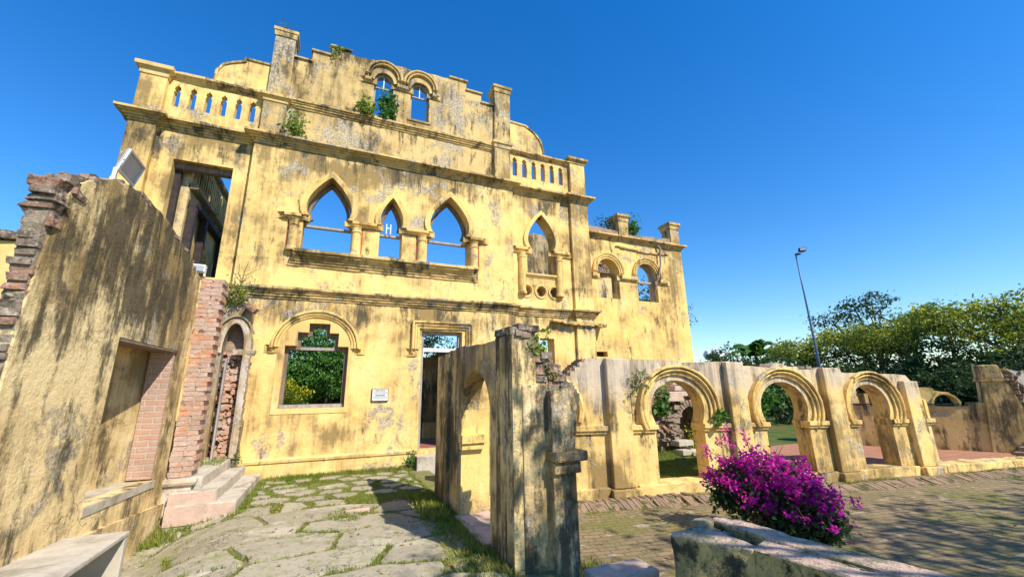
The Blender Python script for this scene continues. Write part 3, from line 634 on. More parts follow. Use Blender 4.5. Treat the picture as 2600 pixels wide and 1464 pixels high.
wear(MB().sweep(dens([(-1.17, 9.79), (-1.17, 9.8), (3.21, 9.8), (3.21, 9.79)]), bands(4.36, ((0.06, 0.03), (0.055, 0.06), (0.06, 0.095), (0.05, 0.135), (0.055, 0.19), (0.065, 0.24)), -0.05), IDF).build('sill', 'trim', man), 0.03, 1)
# keyhole window of the right bay
ou = keel(5.25, 5.585, 6.78, 0.49, 0.61); inn = keel(5.25, 5.585, 6.648, 0.368, 0.488)
MB().poly(FR, ou + inn[::-1], (), 0.06, -0.01).build('arch_moulding', 'arctrim', man)
for a, b in ((4.28, 4.88), (5.50, 6.245)):
    MB().sweep([(a, 9.94), (a, 9.95), (b, 9.95), (b, 9.94)], [(-0.05, 5.40), (0.04, 5.40), (0.07, 5.48), (0.11, 5.49), (0.11, 5.56), (-0.05, 5.585)], IDF).build('impost', 'arctrim', man)
for x in (4.60, 5.78):
    MB().lathe((x, 9.92), [(0.12, 4.20), (0.12, 4.26), (0.10, 4.29), (0.095, 5.24), (0.115, 5.26), (0.10, 5.28), (0.12, 5.40)], 16).build('column', 'arctrim', man)
MB().fbox(FR, 5.885, 5.915, 4.2, 5.4, 0.004, -0.03).build('recess_strip', 'redpaint', man)
MB().sweep([(4.69, 9.95), (5.69, 9.95)], [(-0.2, 4.72), (0.02, 4.72), (0.03, 4.76), (0.06, 4.77), (0.06, 4.82), (-0.2, 4.825)], IDF).build('sill', 'clean', man)
# ground floor window: stepped timber frame under a round hood
hood = [(-1.37, 2.62), (-1.25, 2.62)] + arc(-0.40, 2.64, 0.84, 0.74, 180, 0, 24) + [(0.46, 2.62), (0.58, 2.62)]
for k, (d, z, wo) in enumerate(((0.0, 0.0, 0.10), (0.06, -0.055, 0.065), (0.11, -0.10, 0.035))):
    wear(MB().sweep(arc(-0.40, 2.58, 0.86 - d, 0.80 + z * 1.0, 180, 0, 30), [(0, -0.01), (0, wo), (0.018, wo + 0.012), (0.045, wo), (0.05, -0.01)], F0).build('hood_mould', 'arctrim', man), 0.014, 1)
for a, b in ((-1.40, -1.13), (0.34, 0.60)):
    MB().sweep([(a + 0.08, 9.79), (a + 0.08, 9.8), (b - 0.04, 9.8), (b - 0.04, 9.79)], [(-0.05, 2.45), (0.03, 2.45), (0.04, 2.50), (0.07, 2.51), (0.075, 2.55), (0.10, 2.56), (0.105, 2.61), (-0.05, 2.625)], IDF).build('hood_stop', 'arctrim', man)
hp = arc(-0.40, 2.58, 0.735, 0.675, 180, 0, 30)
MB().poly(F0, [(-1.125, 1.22), (-1.125, 2.579)] + hp[1:-1] + [(0.325, 2.579), (0.325, 1.22)], [[(x + (-0.004 if x < -0.37 else 0.004), z + (0.004 if z > 2 else -0.004)) for x, z in win0]], 0.012, -0.01).build('window_surround', 'clean', man)
wf = MB().sweep(win0, [(0.0, -0.14), (0.07, -0.14), (0.07, -0.30), (0.0, -0.30)], F0, True).build('window_frame', 'wood', man)
MB().fbox(F0, -0.93, 0.18, 2.535, 2.60, -0.15, -0.26).build('transom', 'greywood', wf)
MB().fbox(F0, -0.99, 0.24, 1.332, 1.40, -0.10, -0.32).build('window_sill', 'greywood', wf)
# doorway with square hood
for d, wo in ((0.0, 0.10), (0.065, 0.065), (0.125, 0.035)):
    wear(MB().sweep([(1.62 + d, 2.60), (1.62 + d, 3.27 - d), (3.12 - d, 3.27 - d), (3.12 - d, 2.60)], [(0, -0.01), (0, wo), (0.02, wo + 0.012), (0.05, wo), (0.055, -0.01)], F0).build('hood_mould', 'arctrim', man), 0.014, 1)
for a, b in ((1.46, 1.74), (3.0, 3.28)):
    MB().sweep([(a + 0.06, 9.79), (a + 0.06, 9.8), (b - 0.02, 9.8), (b - 0.02, 9.79)], [(-0.05, 2.43), (0.03, 2.43), (0.04, 2.49), (0.07, 2.50), (0.10, 2.55), (0.105, 2.60), (-0.05, 2.615)], IDF).build('hood_stop', 'arctrim', man)
df = MB().sweep([(1.86, 0.36), (1.86, 3.05), (2.86, 3.05), (2.86, 0.36)], [(0, -0.12), (0.07, -0.12), (0.07, -0.26), (0, -0.26)], F0).build('door_frame', 'greywood', man)
MB().fbox(F0, 1.93, 2.79, 2.56, 2.65, -0.13, -0.24).build('transom', 'whitepaint', df)
MB().box(1.80, 2.93, 9.45, 10.21, -0.2, 0.25).build('doorstep', 'concrete', man)
MB().box(-1.5, 6.2, 10.225, 16.5, -0.2, 0.33).build('interior_floor', simple('red_floor_tiles', (0.36, 0.12, 0.07), (0.28, 0.10, 0.06), 6), man)
# rooms behind: dark inner walls
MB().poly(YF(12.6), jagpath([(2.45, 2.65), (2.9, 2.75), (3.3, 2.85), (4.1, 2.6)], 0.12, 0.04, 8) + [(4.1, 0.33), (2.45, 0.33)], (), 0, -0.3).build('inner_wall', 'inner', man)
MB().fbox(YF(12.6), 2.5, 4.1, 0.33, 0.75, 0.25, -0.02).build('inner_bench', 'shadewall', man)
mb = MB(); rnd = random.Random(5)
for i in range(30):
    z = 0.4 + i * 0.085; mb.stone((3.02 + rnd.uniform(-0.03, 0.03), 12.48, z), (0.26, 0.2, 0.078), rnd)
mb.build('brick_pier', 'loosebrick', man)
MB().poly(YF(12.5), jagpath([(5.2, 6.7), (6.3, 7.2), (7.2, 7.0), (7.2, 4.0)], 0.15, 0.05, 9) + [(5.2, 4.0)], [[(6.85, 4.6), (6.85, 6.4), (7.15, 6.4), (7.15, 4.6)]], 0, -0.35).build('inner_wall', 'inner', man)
# wing
ww = [[(c - 0.41, 4.34), (c - 0.41, 5.20)] + arc(c, 5.21, 0.41, 0.43, 180, 0, 16) + [(c + 0.41, 5.20), (c + 0.41, 4.34)] for c in (7.655, 9.19)]
wl = [(10.82, -0.3), (10.82, 6.50), (6.80, 6.50), (6.80, -0.3)]
MB().poly(FW, wl, ww + [[(6.92, 2.55), (6.92, 2.70), (7.42, 2.70), (7.42, 2.55)]], 0, -0.40).build('wing_wall', 'wing', man)
MB().box(10.45, 10.815, 10.499, 11.1, -0.3, 6.45).build('wing_return_wall', 'wing', man)
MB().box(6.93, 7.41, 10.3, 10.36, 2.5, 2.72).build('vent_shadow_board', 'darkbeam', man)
wear(MB().sweep(dens([(6.87, 10.1), (10.82, 10.1), (10.82, 10.9)]), bands(6.26, ((0.045, 0.02), (0.045, 0.055), (0.04, 0.10), (0.055, 0.16)), -0.1), IDF).build('cornice', 'trim', man), 0.03, 1)
pt = jagpath([(6.85, 6.69), (7.4, 6.68), (7.9, 6.66), (8.5, 6.58), (9.3, 6.62), (10.3, 6.66), (10.7, 6.64)], 0.16, 0.03, 12)
MB().poly(FW, pt + [(10.7, 6.45), (6.85, 6.45)], (), -0.02, -0.35).build('parapet', 'oldbrick', man)
capped(8.20, 8.58, 10.07, 10.5, 6.44, 7.02, 0.22, 0.07)
capped(10.42, 10.80, 10.08, 10.5, 6.44, 7.06, 0.22, 0.07)
for c in (7.655, 9.19):
    for rr, wo in ((0.60, 0.08), (0.53, 0.055), (0.465, 0.03)):
        wear(MB().sweep([(c - rr * math.cos(R(a)), 5.18 + (rr * 1.06) * math.sin(R(a))) for a in range(0, 181, 10)], [(0, -0.01), (0, wo), (0.015, wo + 0.012), (0.05, wo), (0.055, -0.01)], FW).build('hood_mould', 'arctrim', man), 0.014, 1)
for a, b in ((6.92, 7.28), (8.03, 8.82), (9.58, 10.08)):
    MB().sweep([(a, 10.09), (a, 10.1), (b, 10.1), (b, 10.09)], [(-0.05, 4.94), (0.03, 4.94), (0.05, 4.99), (0.09, 5.0), (0.10, 5.04), (0.10, 5.10), (-0.05, 5.12)], IDF).build('impost', 'arctrim', man)
wf = MB().sweep([(8.78, 4.34), (8.78, 5.20)] + arc(9.19, 5.21, 0.41, 0.43, 180, 0, 16) + [(9.60, 5.20), (9.60, 4.34)], [(0, -0.14), (0.06, -0.14), (0.06, -0.26), (0, -0.26)], FW).build('window_frame', 'greywood', man)
MB().fbox(FW, 8.84, 9.54, 4.98, 5.05, -0.15, -0.25).build('transom', 'greywood', wf)
MB().poly(FW, jagpath([(8.0, 6.10), (8.5, 6.08), (9.1, 6.05), (10.2, 6.07)], 0.06, 0.012, 4) + jagpath([(10.2, 6.04), (9.1, 5.99), (8.5, 6.03), (8.0, 6.08)], 0.06, 0.022, 5), (), 0.05, -0.01).build('broken_ledge', 'trim', man)
MB().poly(YF(9.86), jagpath([(5.45, 3.52), (6.2, 3.48), (7.22, 3.46)], 0.07, 0.012, 6) + jagpath([(7.22, 3.38), (6.2, 3.40), (5.45, 3.46)], 0.06, 0.03, 7), (), 0.10, -0.2).build('broken_ledge', 'trim', man)
MB().poly(YF(12.9), [(7.4, 3.5)] + jagpath([(7.4, 5.0), (8.6, 6.3), (9.3, 6.55), (10.4, 6.6)], 0.14, 0.06, 14) + [(10.4, 3.5)], (), 0, -0.3).build('inner_wall', 'innery', man)
mb = MB()
for i in range(60):
    x = rnd.uniform(8.9, 10.4); mb.stone((x, 12.85, 6.35 + rnd.uniform(-0.25, 0.2)), (0.24, 0.2, 0.08), rnd)
mb.build('broken_brick_edge', 'loosebrick', man)
# passage seen through the opening of the left bay
g = MB(); PX = Frame((-3.3, 0, 0), (0, 1, 0), (1, 0, 0))
g.poly(PX, [(10.4, 3.6), (10.4, 7.15)] + jagpath([(10.4, 7.15), (12, 7.12), (14, 7.08)], 0.2, 0.03, 15)[1:] + [(14.0, 3.6)], [[(11.6, 3.8), (11.6, 4.9)] + arc(12.0, 4.9, 0.4, 0.42, 180, 0, 10) + [(12.4, 4.9), (12.4, 3.8)], [(12.9, 3.8), (12.9, 5.0)] + arc(13.2, 5.0, 0.3, 0.35, 180, 0, 10) + [(13.5, 5.0), (13.5, 3.8)]], 0, -0.3).build('passage_wall', 'innery', man)
MB().sweep([(10.4, 6.10), (14.0, 6.10)], [(0, -0.02), (0, 0.16), (-0.06, 0.18), (-0.12, 0.10), (-0.12, -0.02)], PX).build('passage_ledge', 'darkcem', man)
MB().sweep([(10.4, 7.16), (14.0, 7.10)], [(0, -0.3), (0, 0.10), (-0.07, 0.12), (-0.12, 0.06), (-0.12, -0.3)], PX).build('passage_coping', 'darkcem', man)
mb = MB()
for i in range(22): mb.fbox(PX, 10.55 + i * 0.16, 10.60 + i * 0.16, 6.2, 6.95, 0.05, -0.02)
mb.build('passage_mullions', 'innery', man)
MB().box(-3.28, -3.12, 10.45, 13.6, 5.72, 5.86).build('beam', 'darkbeam', man)
for y in (10.45, 11.3, 12.9): MB().box(-3.27, -3.13, y, y + 0.14, 3.7, 5.715).build('post', 'darkbeam', man)
MB().fbox(FL, -3.55, -2.46, 6.42, 6.548, -0.14, -0.30).build('lintel', 'wood', man)
MB().fbox(FL, -3.55, -3.44, 4.0, 6.41, -0.22, -0.34).build('door_jamb', 'darkbeam', man)
MB().box(-3.9, -2.1, 10.41, 14.0, 3.75, 3.98).build('upper_floor', 'concrete', man)
# back of the house, so that the ruin is a shell and not a screen
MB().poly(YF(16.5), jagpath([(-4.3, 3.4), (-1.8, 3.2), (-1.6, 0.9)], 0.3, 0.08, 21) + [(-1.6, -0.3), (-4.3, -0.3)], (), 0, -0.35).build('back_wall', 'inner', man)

# ------------------------------------------------------------------ plaque beside the door
pq = thing('plaque', 'small white information plaque in a maroon frame on the yellow wall beside the door', 'plaque', (0.98, 9.78, 1.57))
MB().box(0.80, 1.16, 9.76, 9.795, 1.43, 1.705).build('frame', 'maroon', pq, bevel=0.006)
MB().box(0.815, 1.148, 9.752, 9.7585, 1.448, 1.692).build('panel', 'whitepaint', pq)
def text_part(body, size, x, z, y, mat, parent, name='lettering', bold=0.0, fr=None):
    cu = bpy.data.curves.new('tmp', 'FONT'); cu.body = body; cu.size = size; cu.align_x = 'CENTER'; cu.extrude = 0.0015; cu.offset = bold
    o = bpy.data.objects.new('tmp', cu); COL.objects.link(o)
    me = o.to_mesh(); mb = MB(); mb.v = [(x + v.co.x, y - v.co.z, z + v.co.y) for v in me.vertices]; mb.f = [tuple(p.vertices) for p in me.polygons]
    o.to_mesh_clear(); bpy.data.objects.remove(o); bpy.data.curves.remove(cu)
    return mb.build(name, mat, parent)
text_part('RUMAH KELLAS', 0.030, 0.98, 1.655, 9.7495, 'ink', pq, bold=0.0007)
text_part('KELLAS HOUSE', 0.030, 0.98, 1.552, 9.7495, 'ink', pq, bold=0.0010)
rnd = random.Random(3)
for nm, rows in (('upper_small_print', (1.632, 1.618, 1.604, 1.590)), ('lower_small_print', (1.535, 1.521, 1.507, 1.493, 1.474))):
    mb = MB()
    for z in rows:
        x = 0.835 if z > 1.48 else 0.89
        while x < (1.125 if z > 1.48 else 1.06):
            l = rnd.uniform(0.012, 0.03); mb.box(x, x + l, 9.7493, 9.7518, z, z + 0.005); x += l + 0.007
    mb.build(nm, 'softink', pq)

# ------------------------------------------------------------------ ruined wall at the left with the niche
lw = thing('ruined_wall', 'tall black stained wall with a bench niche and broken brick top at the left', 'wall', (-2.45, 6.8, 0))
FLW = Frame((-2.31, 8.55, 0), (-0.0867, -0.9962, 0), (0.9962, -0.0867, 0))   # u runs towards the viewer
prof = jagpath([(0.0, 3.62), (0.43, 3.81), (1.02, 3.98), (1.57, 4.12), (1.97, 4.18), (2.34, 4.15), (2.81, 4.06), (3.08, 3.90), (3.24, 3.78), (3.33, 3.72), (3.37, 3.32), (3.46, 3.20)], 0.09, 0.028, 31)
NI = [(0.36, 0.40), (0.34, 2.31), (2.0, 2.33), (2.0, 0.41)]
MB().poly(FLW, [(0, -0.5)] + prof + [(3.53, 2.4), (3.53, 1.6), (3.52, 0.8), (3.53, -0.6)], [NI], 0, -0.18).build('plaster_face', 'left', lw)
MB().poly(lambda u, w_, v=0.0: FLW(u, v, w_), [(0.25, -0.345), (2.15, -0.78), (2.15, -0.92), (0.25, -0.5)], (), 0.2, 2.52).build('niche_back', 'innery', lw)
MB().fbox(FLW, 2.001, 2.2, 0.2, 2.5, -0.181, -0.80).build('niche_side', 'innery', lw)
MB().fbox(FLW, 0.30, 2.2, 2.331, 2.5, -0.181, -0.80).build('niche_head', 'innery', lw)
MB().fbox(FLW, 0.362, 1.998, 0.30, 0.398, 0.012, -0.80).build('niche_sill', M['concrete'], lw)
MB().fbox(FLW, 0.352, 0.40, 0.42, 2.29, -0.03, -0.338).build('niche_brick_jamb', 'palebrick', lw)
MB().fbox(FLW, 0.36, 1.99, 2.285, 2.325, -0.005, -0.30).build('niche_lintel', 'wood', lw)
# low projecting base below the sill
MB().poly(FLW, [(0.02, -0.6), (0.02, 0.0), (2.2, 0.12), (2.6, 0.0), (2.6, -0.6)], (), 0.05, -0.02).build('base_course', 'left', lw)
MB().poly(FLW, [(3.33, -0.5), (3.33, 3.62)] + jagpath([(3.40, 3.60), (3.50, 3.5), (3.56, 3.2), (3.53, 3.0), (3.54, 1.5), (3.54, 0.2)], 0.06, 0.014, 77) + [(3.54, -0.5)], (), -0.022, -0.172).build('rubble_core', 'rubble', lw)
mb = MB(); rnd = random.Random(12); zz = -0.3
while zz < 3.62:                                           # broken brick end facing the viewer
    if zz < 3.15:
        mb.stone(FLW(3.465 + rnd.uniform(-0.03, 0.03), zz + 0.04, -0.10 + rnd.uniform(-0.012, 0.012)), (0.16, 0.158, rnd.uniform(0.055, 0.082)), rnd, None, 0.8, 1.06)
    else:
        w_ = rnd.uniform(0.16, 0.26)
        mb.stone(FLW(3.36 + w_ / 2 + rnd.uniform(-0.04, 0.03), zz + 0.04, -0.10 + rnd.uniform(-0.012, 0.012)), (w_, 0.17, rnd.uniform(0.055, 0.10)), rnd, Matrix.Rotation(rnd.gauss(0, .12), 3, 'Z') @ Matrix.Rotation(rnd.gauss(0, .07), 3, 'X'), 0.72, 1.1)
    zz += rnd.uniform(0.07, 0.088)
for i in range(70):                                        # loose bricks along the broken top
    u = rnd.uniform(0.1, 3.4); zt = None
    for (a, b) in zip(prof, prof[1:]):
        if a[0] <= u <= b[0] + 1e-6: zt = a[1] + (b[1] - a[1]) * (u - a[0]) / max(1e-6, b[0] - a[0])
    if zt is None: continue
    mb.stone(FLW(u, zt + rnd.uniform(-0.06, 0.0), rnd.uniform(-0.17, -0.04)), (0.10, 0.16, 0.06), rnd)
for i in range(10):
    mb.stone(FLW(3.30 + rnd.uniform(-0.12, 0.08), 3.50 + i * 0.025, rnd.uniform(-0.18, -0.05)), (0.2, 0.18, 0.07), rnd)
mb.build('broken_brick_edge', 'loosebrick', lw)
KS = 0.888
lw.location = Vector((0, 0, 1.6)) + (Vector(lw.location) - Vector((0, 0, 1.6))) * KS; lw.scale = (KS, KS, KS)
def nearer(p): return Vector((0, 0, 1.6)) + (p - Vector((0, 0, 1.6))) * KS
fl = thing('ruined_wall', 'sunlit yellow wall end behind the brick edge at the far left', 'wall', (-4.2, 6.5, 0))
MB().poly(YF(6.6), [(-6.5, -0.4), (-6.5, 3.0)] + jagpath([(-6.5, 3.3), (-5.0, 3.35), (-4.2, 3.38), (-3.4, 3.48)], 0.2, 0.03, 4) + [(-2.95, 3.4), (-2.95, -0.4)], (), 0, -0.35).build('plaster_face', 'clean', fl)
mb = MB()
for i in range(14): mb.stone((-3.2 - i * 0.24, 6.7, 3.45 + rnd.uniform(-0.03, 0.05)), (0.23, 0.34, 0.09), rnd)
mb.build('brick_top', 'loosebrick', fl)

# ------------------------------------------------------------------ broken doorway between the wall and the house
bd = thing('broken_doorway', 'broken brick doorway with a pale moulded arch beside the stone steps', 'doorway', (-2.1, 9.2, 0))
mb = MB(); rnd = random.Random(21)
z = 0.36; row = 0
while z < 3.62:
    for j in range(2):
        off = 0.03 if row % 2 else 0.0
        jag_ = 0.05 if row % 2 else -0.02
        if z > 3.3 and j == 1 and rnd.random() < 0.3: continue
        mb.stone((-2.21 + j * 0.155 + off * (1 if j else 0) + rnd.uniform(-0.01, 0.01), 8.74, z + 0.036), (0.158, 0.36, 0.073), rnd, Matrix.Rotation(rnd.uniform(-0.02, 0.02), 3, 'Z'), 0.95, 1.03)
    z += 0.078; row += 1
mb.xf(nearer).build('brick_jamb', 'jambbrick', bd)
mb = MB(); mb.box(-2.277, -1.987, 8.572, 8.90, 0.3, 3.5); mb.xf(nearer).build('mortar_core', 'mortar', bd)
MB().sweep([(-2.38, 8.52), (-1.93, 8.52), (-1.93, 8.95)], [(-0.4, 0.24), (0.03, 0.24), (0.05, 0.28), (0.05, 0.33), (-0.4, 0.35)], IDF).xf(nearer).build('base_ledge', 'white', bd)
MB().box(-2.42, -1.95, 8.53, 8.98, -0.5, 0.245).xf(nearer).build('rubble_base', 'white', bd)
arcI = [(-2.02, 0.52), (-2.02, 2.46)] + arc(-1.84, 2.46, 0.18, 0.52, 180, 0, 14) + [(-1.66, 2.46), (-1.66, 0.52)]
MB().poly(YF(9.45), [(-2.42, 0.3)] + jagpath([(-2.42, 3.62), (-2.30, 3.55), (-2.12, 3.60), (-1.80, 3.45), (-1.62, 3.22), (-1.56, 2.6), (-1.58, 1.6), (-1.53, 0.4)], 0.10, 0.022, 5) + [(-1.55, 0.3)], [arcI], 0, -0.3).build('arch_wall', 'darkcem', bd)
MB().box(-2.05, -1.62, 9.70, 9.76, 0.3, 3.1).build('niche_infill', 'oldbrick', bd)
mb = MB()
for i in range(230):
    zz = rnd.uniform(0.5, 2.42); q_ = rnd.uniform(0.5, 1.0)
    mb.stone((-1.84 + rnd.uniform(-0.17, 0.17), 9.66 + rnd.uniform(-0.05, 0.03), zz), (rnd.uniform(0.07, 0.19) * q_, 0.12, rnd.uniform(0.05, 0.11) * q_), rnd, Matrix.Rotation(rnd.gauss(0, 0.25), 3, 'Y'), 0.7, 1.1)
mb.build('exposed_rubble', 'jambbrick', bd)
MB().sweep([(-1.66, 0.5), (-1.66, 2.46)] + arc(-1.84, 2.46, 0.18, 0.52, 0, 180, 14)[1:] + [(-2.02, 2.40)], [(0.0, -0.06), (0.0, 0.05), (0.03, 0.06), (0.04, 0.03), (0.07, 0.04), (0.08, 0.01), (0.10, 0.02), (0.11, -0.01)], YF(9.45)).build('arch_moulding', 'white', bd)
MB().sweep([(-1.80, 9.40), (-1.80, 9.45), (-1.52, 9.45), (-1.52, 9.6)], [(-0.03, 2.36), (0.03, 2.37), (0.05, 2.42), (0.06, 2.46), (-0.03, 2.48)], IDF).build('impost', 'white', bd)
MB().box(-1.64, -1.535, 9.40, 9.46, 0.48, 2.36).build('moulded_jamb', 'white', bd, bevel=0.02)
MB().box(-1.93, -1.90, 9.38, 9.45, 0.48, 2.3).build('timber_post', 'greywood', bd)
mb = MB()
for i in range(46):
    t = i / 45; a = R(180 - 150 * t); mb.stone((-1.84 + 0.36 * math.cos(a), 9.42, 2.46 + 0.66 * math.sin(a)), (0.03, 0.05, 0.03), rnd)
for i in range(40): mb.stone((-1.53 + rnd.uniform(-0.015, 0.015), 9.42, 0.5 + i * 0.05), (0.028, 0.05, 0.035), rnd)
mb.build('dogtooth_edge', 'darkcem', bd)
mb = MB()
for i in range(24): mb.stone((rnd.uniform(-2.35, -1.75), rnd.uniform(9.4, 9.7), 3.52 + rnd.uniform(-0.06, 0.08)), (0.2, 0.2, 0.08), rnd)
mb.stone((-1.62, 9.36, 3.28), (0.22, 0.2, 0.12), rnd, Matrix.Rotation(0.6, 3, 'Y'))
mb.build('broken_top', 'loosebrick', bd)

# ------------------------------------------------------------------ steps and bench
st = thing('stone_steps', 'three worn grey stone steps with pink rendered ends leading up to the doorway', 'steps', (-1.6, 8.5, 0))
for x0, x1, z0, z1, y0 in ((-1.95, -1.13, -0.3, 0.16, 7.40), (-1.95, -1.39, -0.3, 0.32, 7.45), (-2.3, -1.62, -0.3, 0.48, 7.62)):
    s_ = wear(MB().box(x0, x1, y0, 9.62, z0, z1).build('step', 'concrete', st, bevel=0.02), 0.016, 5)
    if x1 > -1.6: MB().box(x0 + 0.01, x1 - 0.012, y0 - 0.014, y0 + 0.01, max(z0, -0.1) + 0.01, z1 - 0.016).build('rendered_end', 'pink', s_)
be = thing('concrete_bench', 'pale concrete slab bench against the left wall', 'bench', (-2.1, 5.6, -0.3))
wear(MB().box(-2.75, -1.95, 3.2, 6.36, 0.11, 0.16).build('seat', 'concrete', be, bevel=0.01), 0.008, 5)
MB().box(-2.75, -1.955, 6.27, 6.355, -0.6, 0.108).build('leg', 'concrete', be, bevel=0.01)
MB().box(-2.75, -1.99, 3.3, 3.38, -0.6, 0.108).build('leg', 'concrete', be, bevel=0.01)

be.location = nearer(Vector(be.location)); be.scale = (KS, KS, KS)

# ------------------------------------------------------------------ free standing wall with the arch in the foreground
fg = thing('arched_wall', 'dark streaked free standing wall with a round arch and a broken brick end', 'wall', (1.8, 5.3, 0))
FX = Frame((1.65, 0, 0), (0, 1, 0), (-1, 0, 0))
ah = [(4.50, -0.35), (4.50, 1.36)] + arc(5.075, 1.34, 0.575, 0.53, 180, 0, 20) + [(5.65, 1.36), (5.65, -0.35)]
tp = jagpath([(6.88, 1.98), (6.82, 2.14), (6.6, 2.22), (5.7, 2.23), (5.0, 2.19), (4.36, 2.165), (4.30, 2.13), (4.24, 2.18), (4.18, 2.25), (3.85, 2.23)], 0.16, 0.012, 41)
MB().poly(FX, tp + [(3.85, -0.5), (4.499, -0.5)] + ah + [(5.651, -0.5), (6.9, -0.5), (6.9, 1.2)], (), 0, -0.26).build('plaster_face', 'fgwall', fg)
for a, b, d in ((6.22, 6.91, 0.05), (4.02, 4.16, 0.018)):
    MB().fbox(FX, a, b, -0.5, 2.18 if a > 5 else 2.17, d, -0.02).build('pilaster', 'fgwall', fg, bevel=0.01)
MB().fbox(FX, 5.54, 5.72, 0.93, 1.04, 0.012, -0.34).build('impost', 'arctrim', fg, bevel=0.008)
MB().fbox(FX, 5.57, 5.70, 0.85, 0.928, 0.006, -0.31).build('impost_base', 'arctrim', fg, bevel=0.008)
MB().fbox(FX, 5.636, 5.6505, -0.3, 1.36, -0.004, -0.40).build('jamb_reveal', 'arctrim', fg)
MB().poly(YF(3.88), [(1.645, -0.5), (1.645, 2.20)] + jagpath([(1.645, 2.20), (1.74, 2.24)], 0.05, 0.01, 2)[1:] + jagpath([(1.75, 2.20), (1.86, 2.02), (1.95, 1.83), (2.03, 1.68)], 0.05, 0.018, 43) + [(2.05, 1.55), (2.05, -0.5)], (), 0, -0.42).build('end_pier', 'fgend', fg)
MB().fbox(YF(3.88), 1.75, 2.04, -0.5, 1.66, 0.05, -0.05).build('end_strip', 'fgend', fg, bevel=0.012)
nk = [(2.02, -0.5), (2.02, 1.53)] + jagpath([(2.02, 1.60), (2.10, 1.63), (2.22, 1.62), (2.36, 1.57)], 0.05, 0.012, 7) + [(2.355, 1.50), (2.31, 1.35), (2.285, 1.20), (2.275, 1.02), (2.27, 0.9), (2.275, -0.5)]
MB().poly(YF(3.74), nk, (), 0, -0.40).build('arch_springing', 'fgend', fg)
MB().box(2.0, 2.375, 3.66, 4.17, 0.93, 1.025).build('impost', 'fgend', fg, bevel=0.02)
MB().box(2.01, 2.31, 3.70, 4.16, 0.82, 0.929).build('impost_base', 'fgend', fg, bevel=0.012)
MB().poly(YF(3.93), [(1.70, 1.4), (1.70, 2.2)] + jagpath([(1.74, 2.26), (1.92, 2.24), (1.98, 2.08), (2.10, 2.0), (2.16, 1.86), (2.30, 1.76), (2.36, 1.62)], 0.06, 0.018, 9) + [(2.34, 1.4)], (), 0, -0.32).build('brick_core', 'oldbrick', fg)
mb = MB(); rnd = random.Random(44)
for i in range(46):
    t = rnd.random(); mb.stone((1.80 + 0.54 * t, 3.93 + rnd.uniform(-0.03, 0.0), rnd.uniform(1.58, 2.22 - 0.60 * t)), (rnd.uniform(0.10, 0.2), 0.08, 0.065), rnd)
for i in range(80):
    t = rnd.random(); x = 1.72 + 0.60 * t; zt = 2.25 - 0.62 * t
    mb.stone((x + rnd.uniform(-0.04, 0.04), rnd.uniform(3.92, 4.28), zt + rnd.uniform(-0.07, 0.03)), (0.13, 0.2, 0.07), rnd)
for i in range(18): mb.stone((1.78 + rnd.uniform(-0.09, 0.12), rnd.uniform(3.9, 4.2), 2.22 + rnd.uniform(-0.03, 0.04)), (0.14, 0.2, 0.07), rnd)
mb.build('broken_brick_edge', 'loosebrick', fg)
MB().box(1.58, 2.1, 4.52, 5.66, -0.25, 0.06).build('threshold', 'pink', fg, bevel=0.01)
kb = wear(MB().box(2.29, 2.92, 3.42, 3.74, -0.6, -0.01).build('stone_block', 'pinkcem', None, bevel=0.02), 0.02, 5)
tag(kb, 'low cement threshold block beside the foot of the broken pier', 'block')

# ------------------------------------------------------------------ arcade
AO = Vector((4.85, 6.77, 0)); AU = Vector((0.983, -0.1838, 0)); FARC = Frame(AO, AU, (-0.1838, -0.983, 0))
arc_ = thing('arcade_wall', 'long low yellow arcade of round horseshoe arches with tapering pilasters', 'arcade', AO)
def lv(u): return -0.0225 * u                                   # the coursing falls slightly to the right
def A(u, v): return (u, v + lv(u) * max(0.0, min(1.0, (v + 0.1) / 2.0)))
ARCH = [(-1.36, 0.56), (1.545, 0.56), (4.09, 0.56), (6.42, 0.49), (8.72, 0.5)]
def opening(c, r, ra, zs=-0.115):
    e = r * 1.06
    return [A(c - r * 0.98, zs), A(c - r * 0.96, 0.93)] + [A(x, z) for x, z in arc(c, 1.24, e, 0.56 if r > 0.5 else 0.53, 207, -27, 26)] + [A(c + r * 0.96, 0.93), A(c + r * 0.98, zs)]
tp = [A(-2.6, 1.2)] + [A(-2.6, 1.25), A(-1.3, 1.3), A(-0.9, 1.62)] + [A(-0.80, 1.84), A(-0.70, 1.86), A(-0.70, 1.94), A(-0.60, 1.95), A(-0.60, 2.02), A(-0.50, 2.03), A(-0.50, 2.12), A(-0.40, 2.12), A(-0.38, 2.19)] + \
    [A(x, z) for x, z in jagpath([(0.1, 2.21), (1.7, 2.19), (1.72, 2.16), (2.57, 2.20), (2.85, 2.21), (2.9, 2.14), (3.9, 2.10), (4.0, 2.20), (4.25, 2.20), (4.28, 2.13), (4.6, 2.14), (4.62, 2.08), (5.05, 2.08), (5.1, 2.13), (5.75, 2.13), (5.77, 2.03), (7.3, 2.02)], 0.25, 0.008, 51)] + \
    [A(7.62, 2.0), A(7.72, 1.90), A(7.80, 1.80), A(7.86, 1.78), A(7.88, 1.66), A(7.93, 1.60), A(7.95, 1.45), A(8.02, 1.42), A(8.03, -0.1), A(8.03, -0.6), (-2.6, -0.6)]
MB().poly(FARC, tp, [opening(c, r, 0) for c, r in ARCH[1:4]] + [[A(-1.9, -0.1), A(-1.9, 0.9)] + [A(x, z) for x, z in arc(-1.36, 1.0, 0.45, 0.2, 180, 0, 6)] + [A(-0.92, 0.9), A(-0.92, -0.1)]][:0], 0, -0.36).build('wall', 'arcade', arc_)
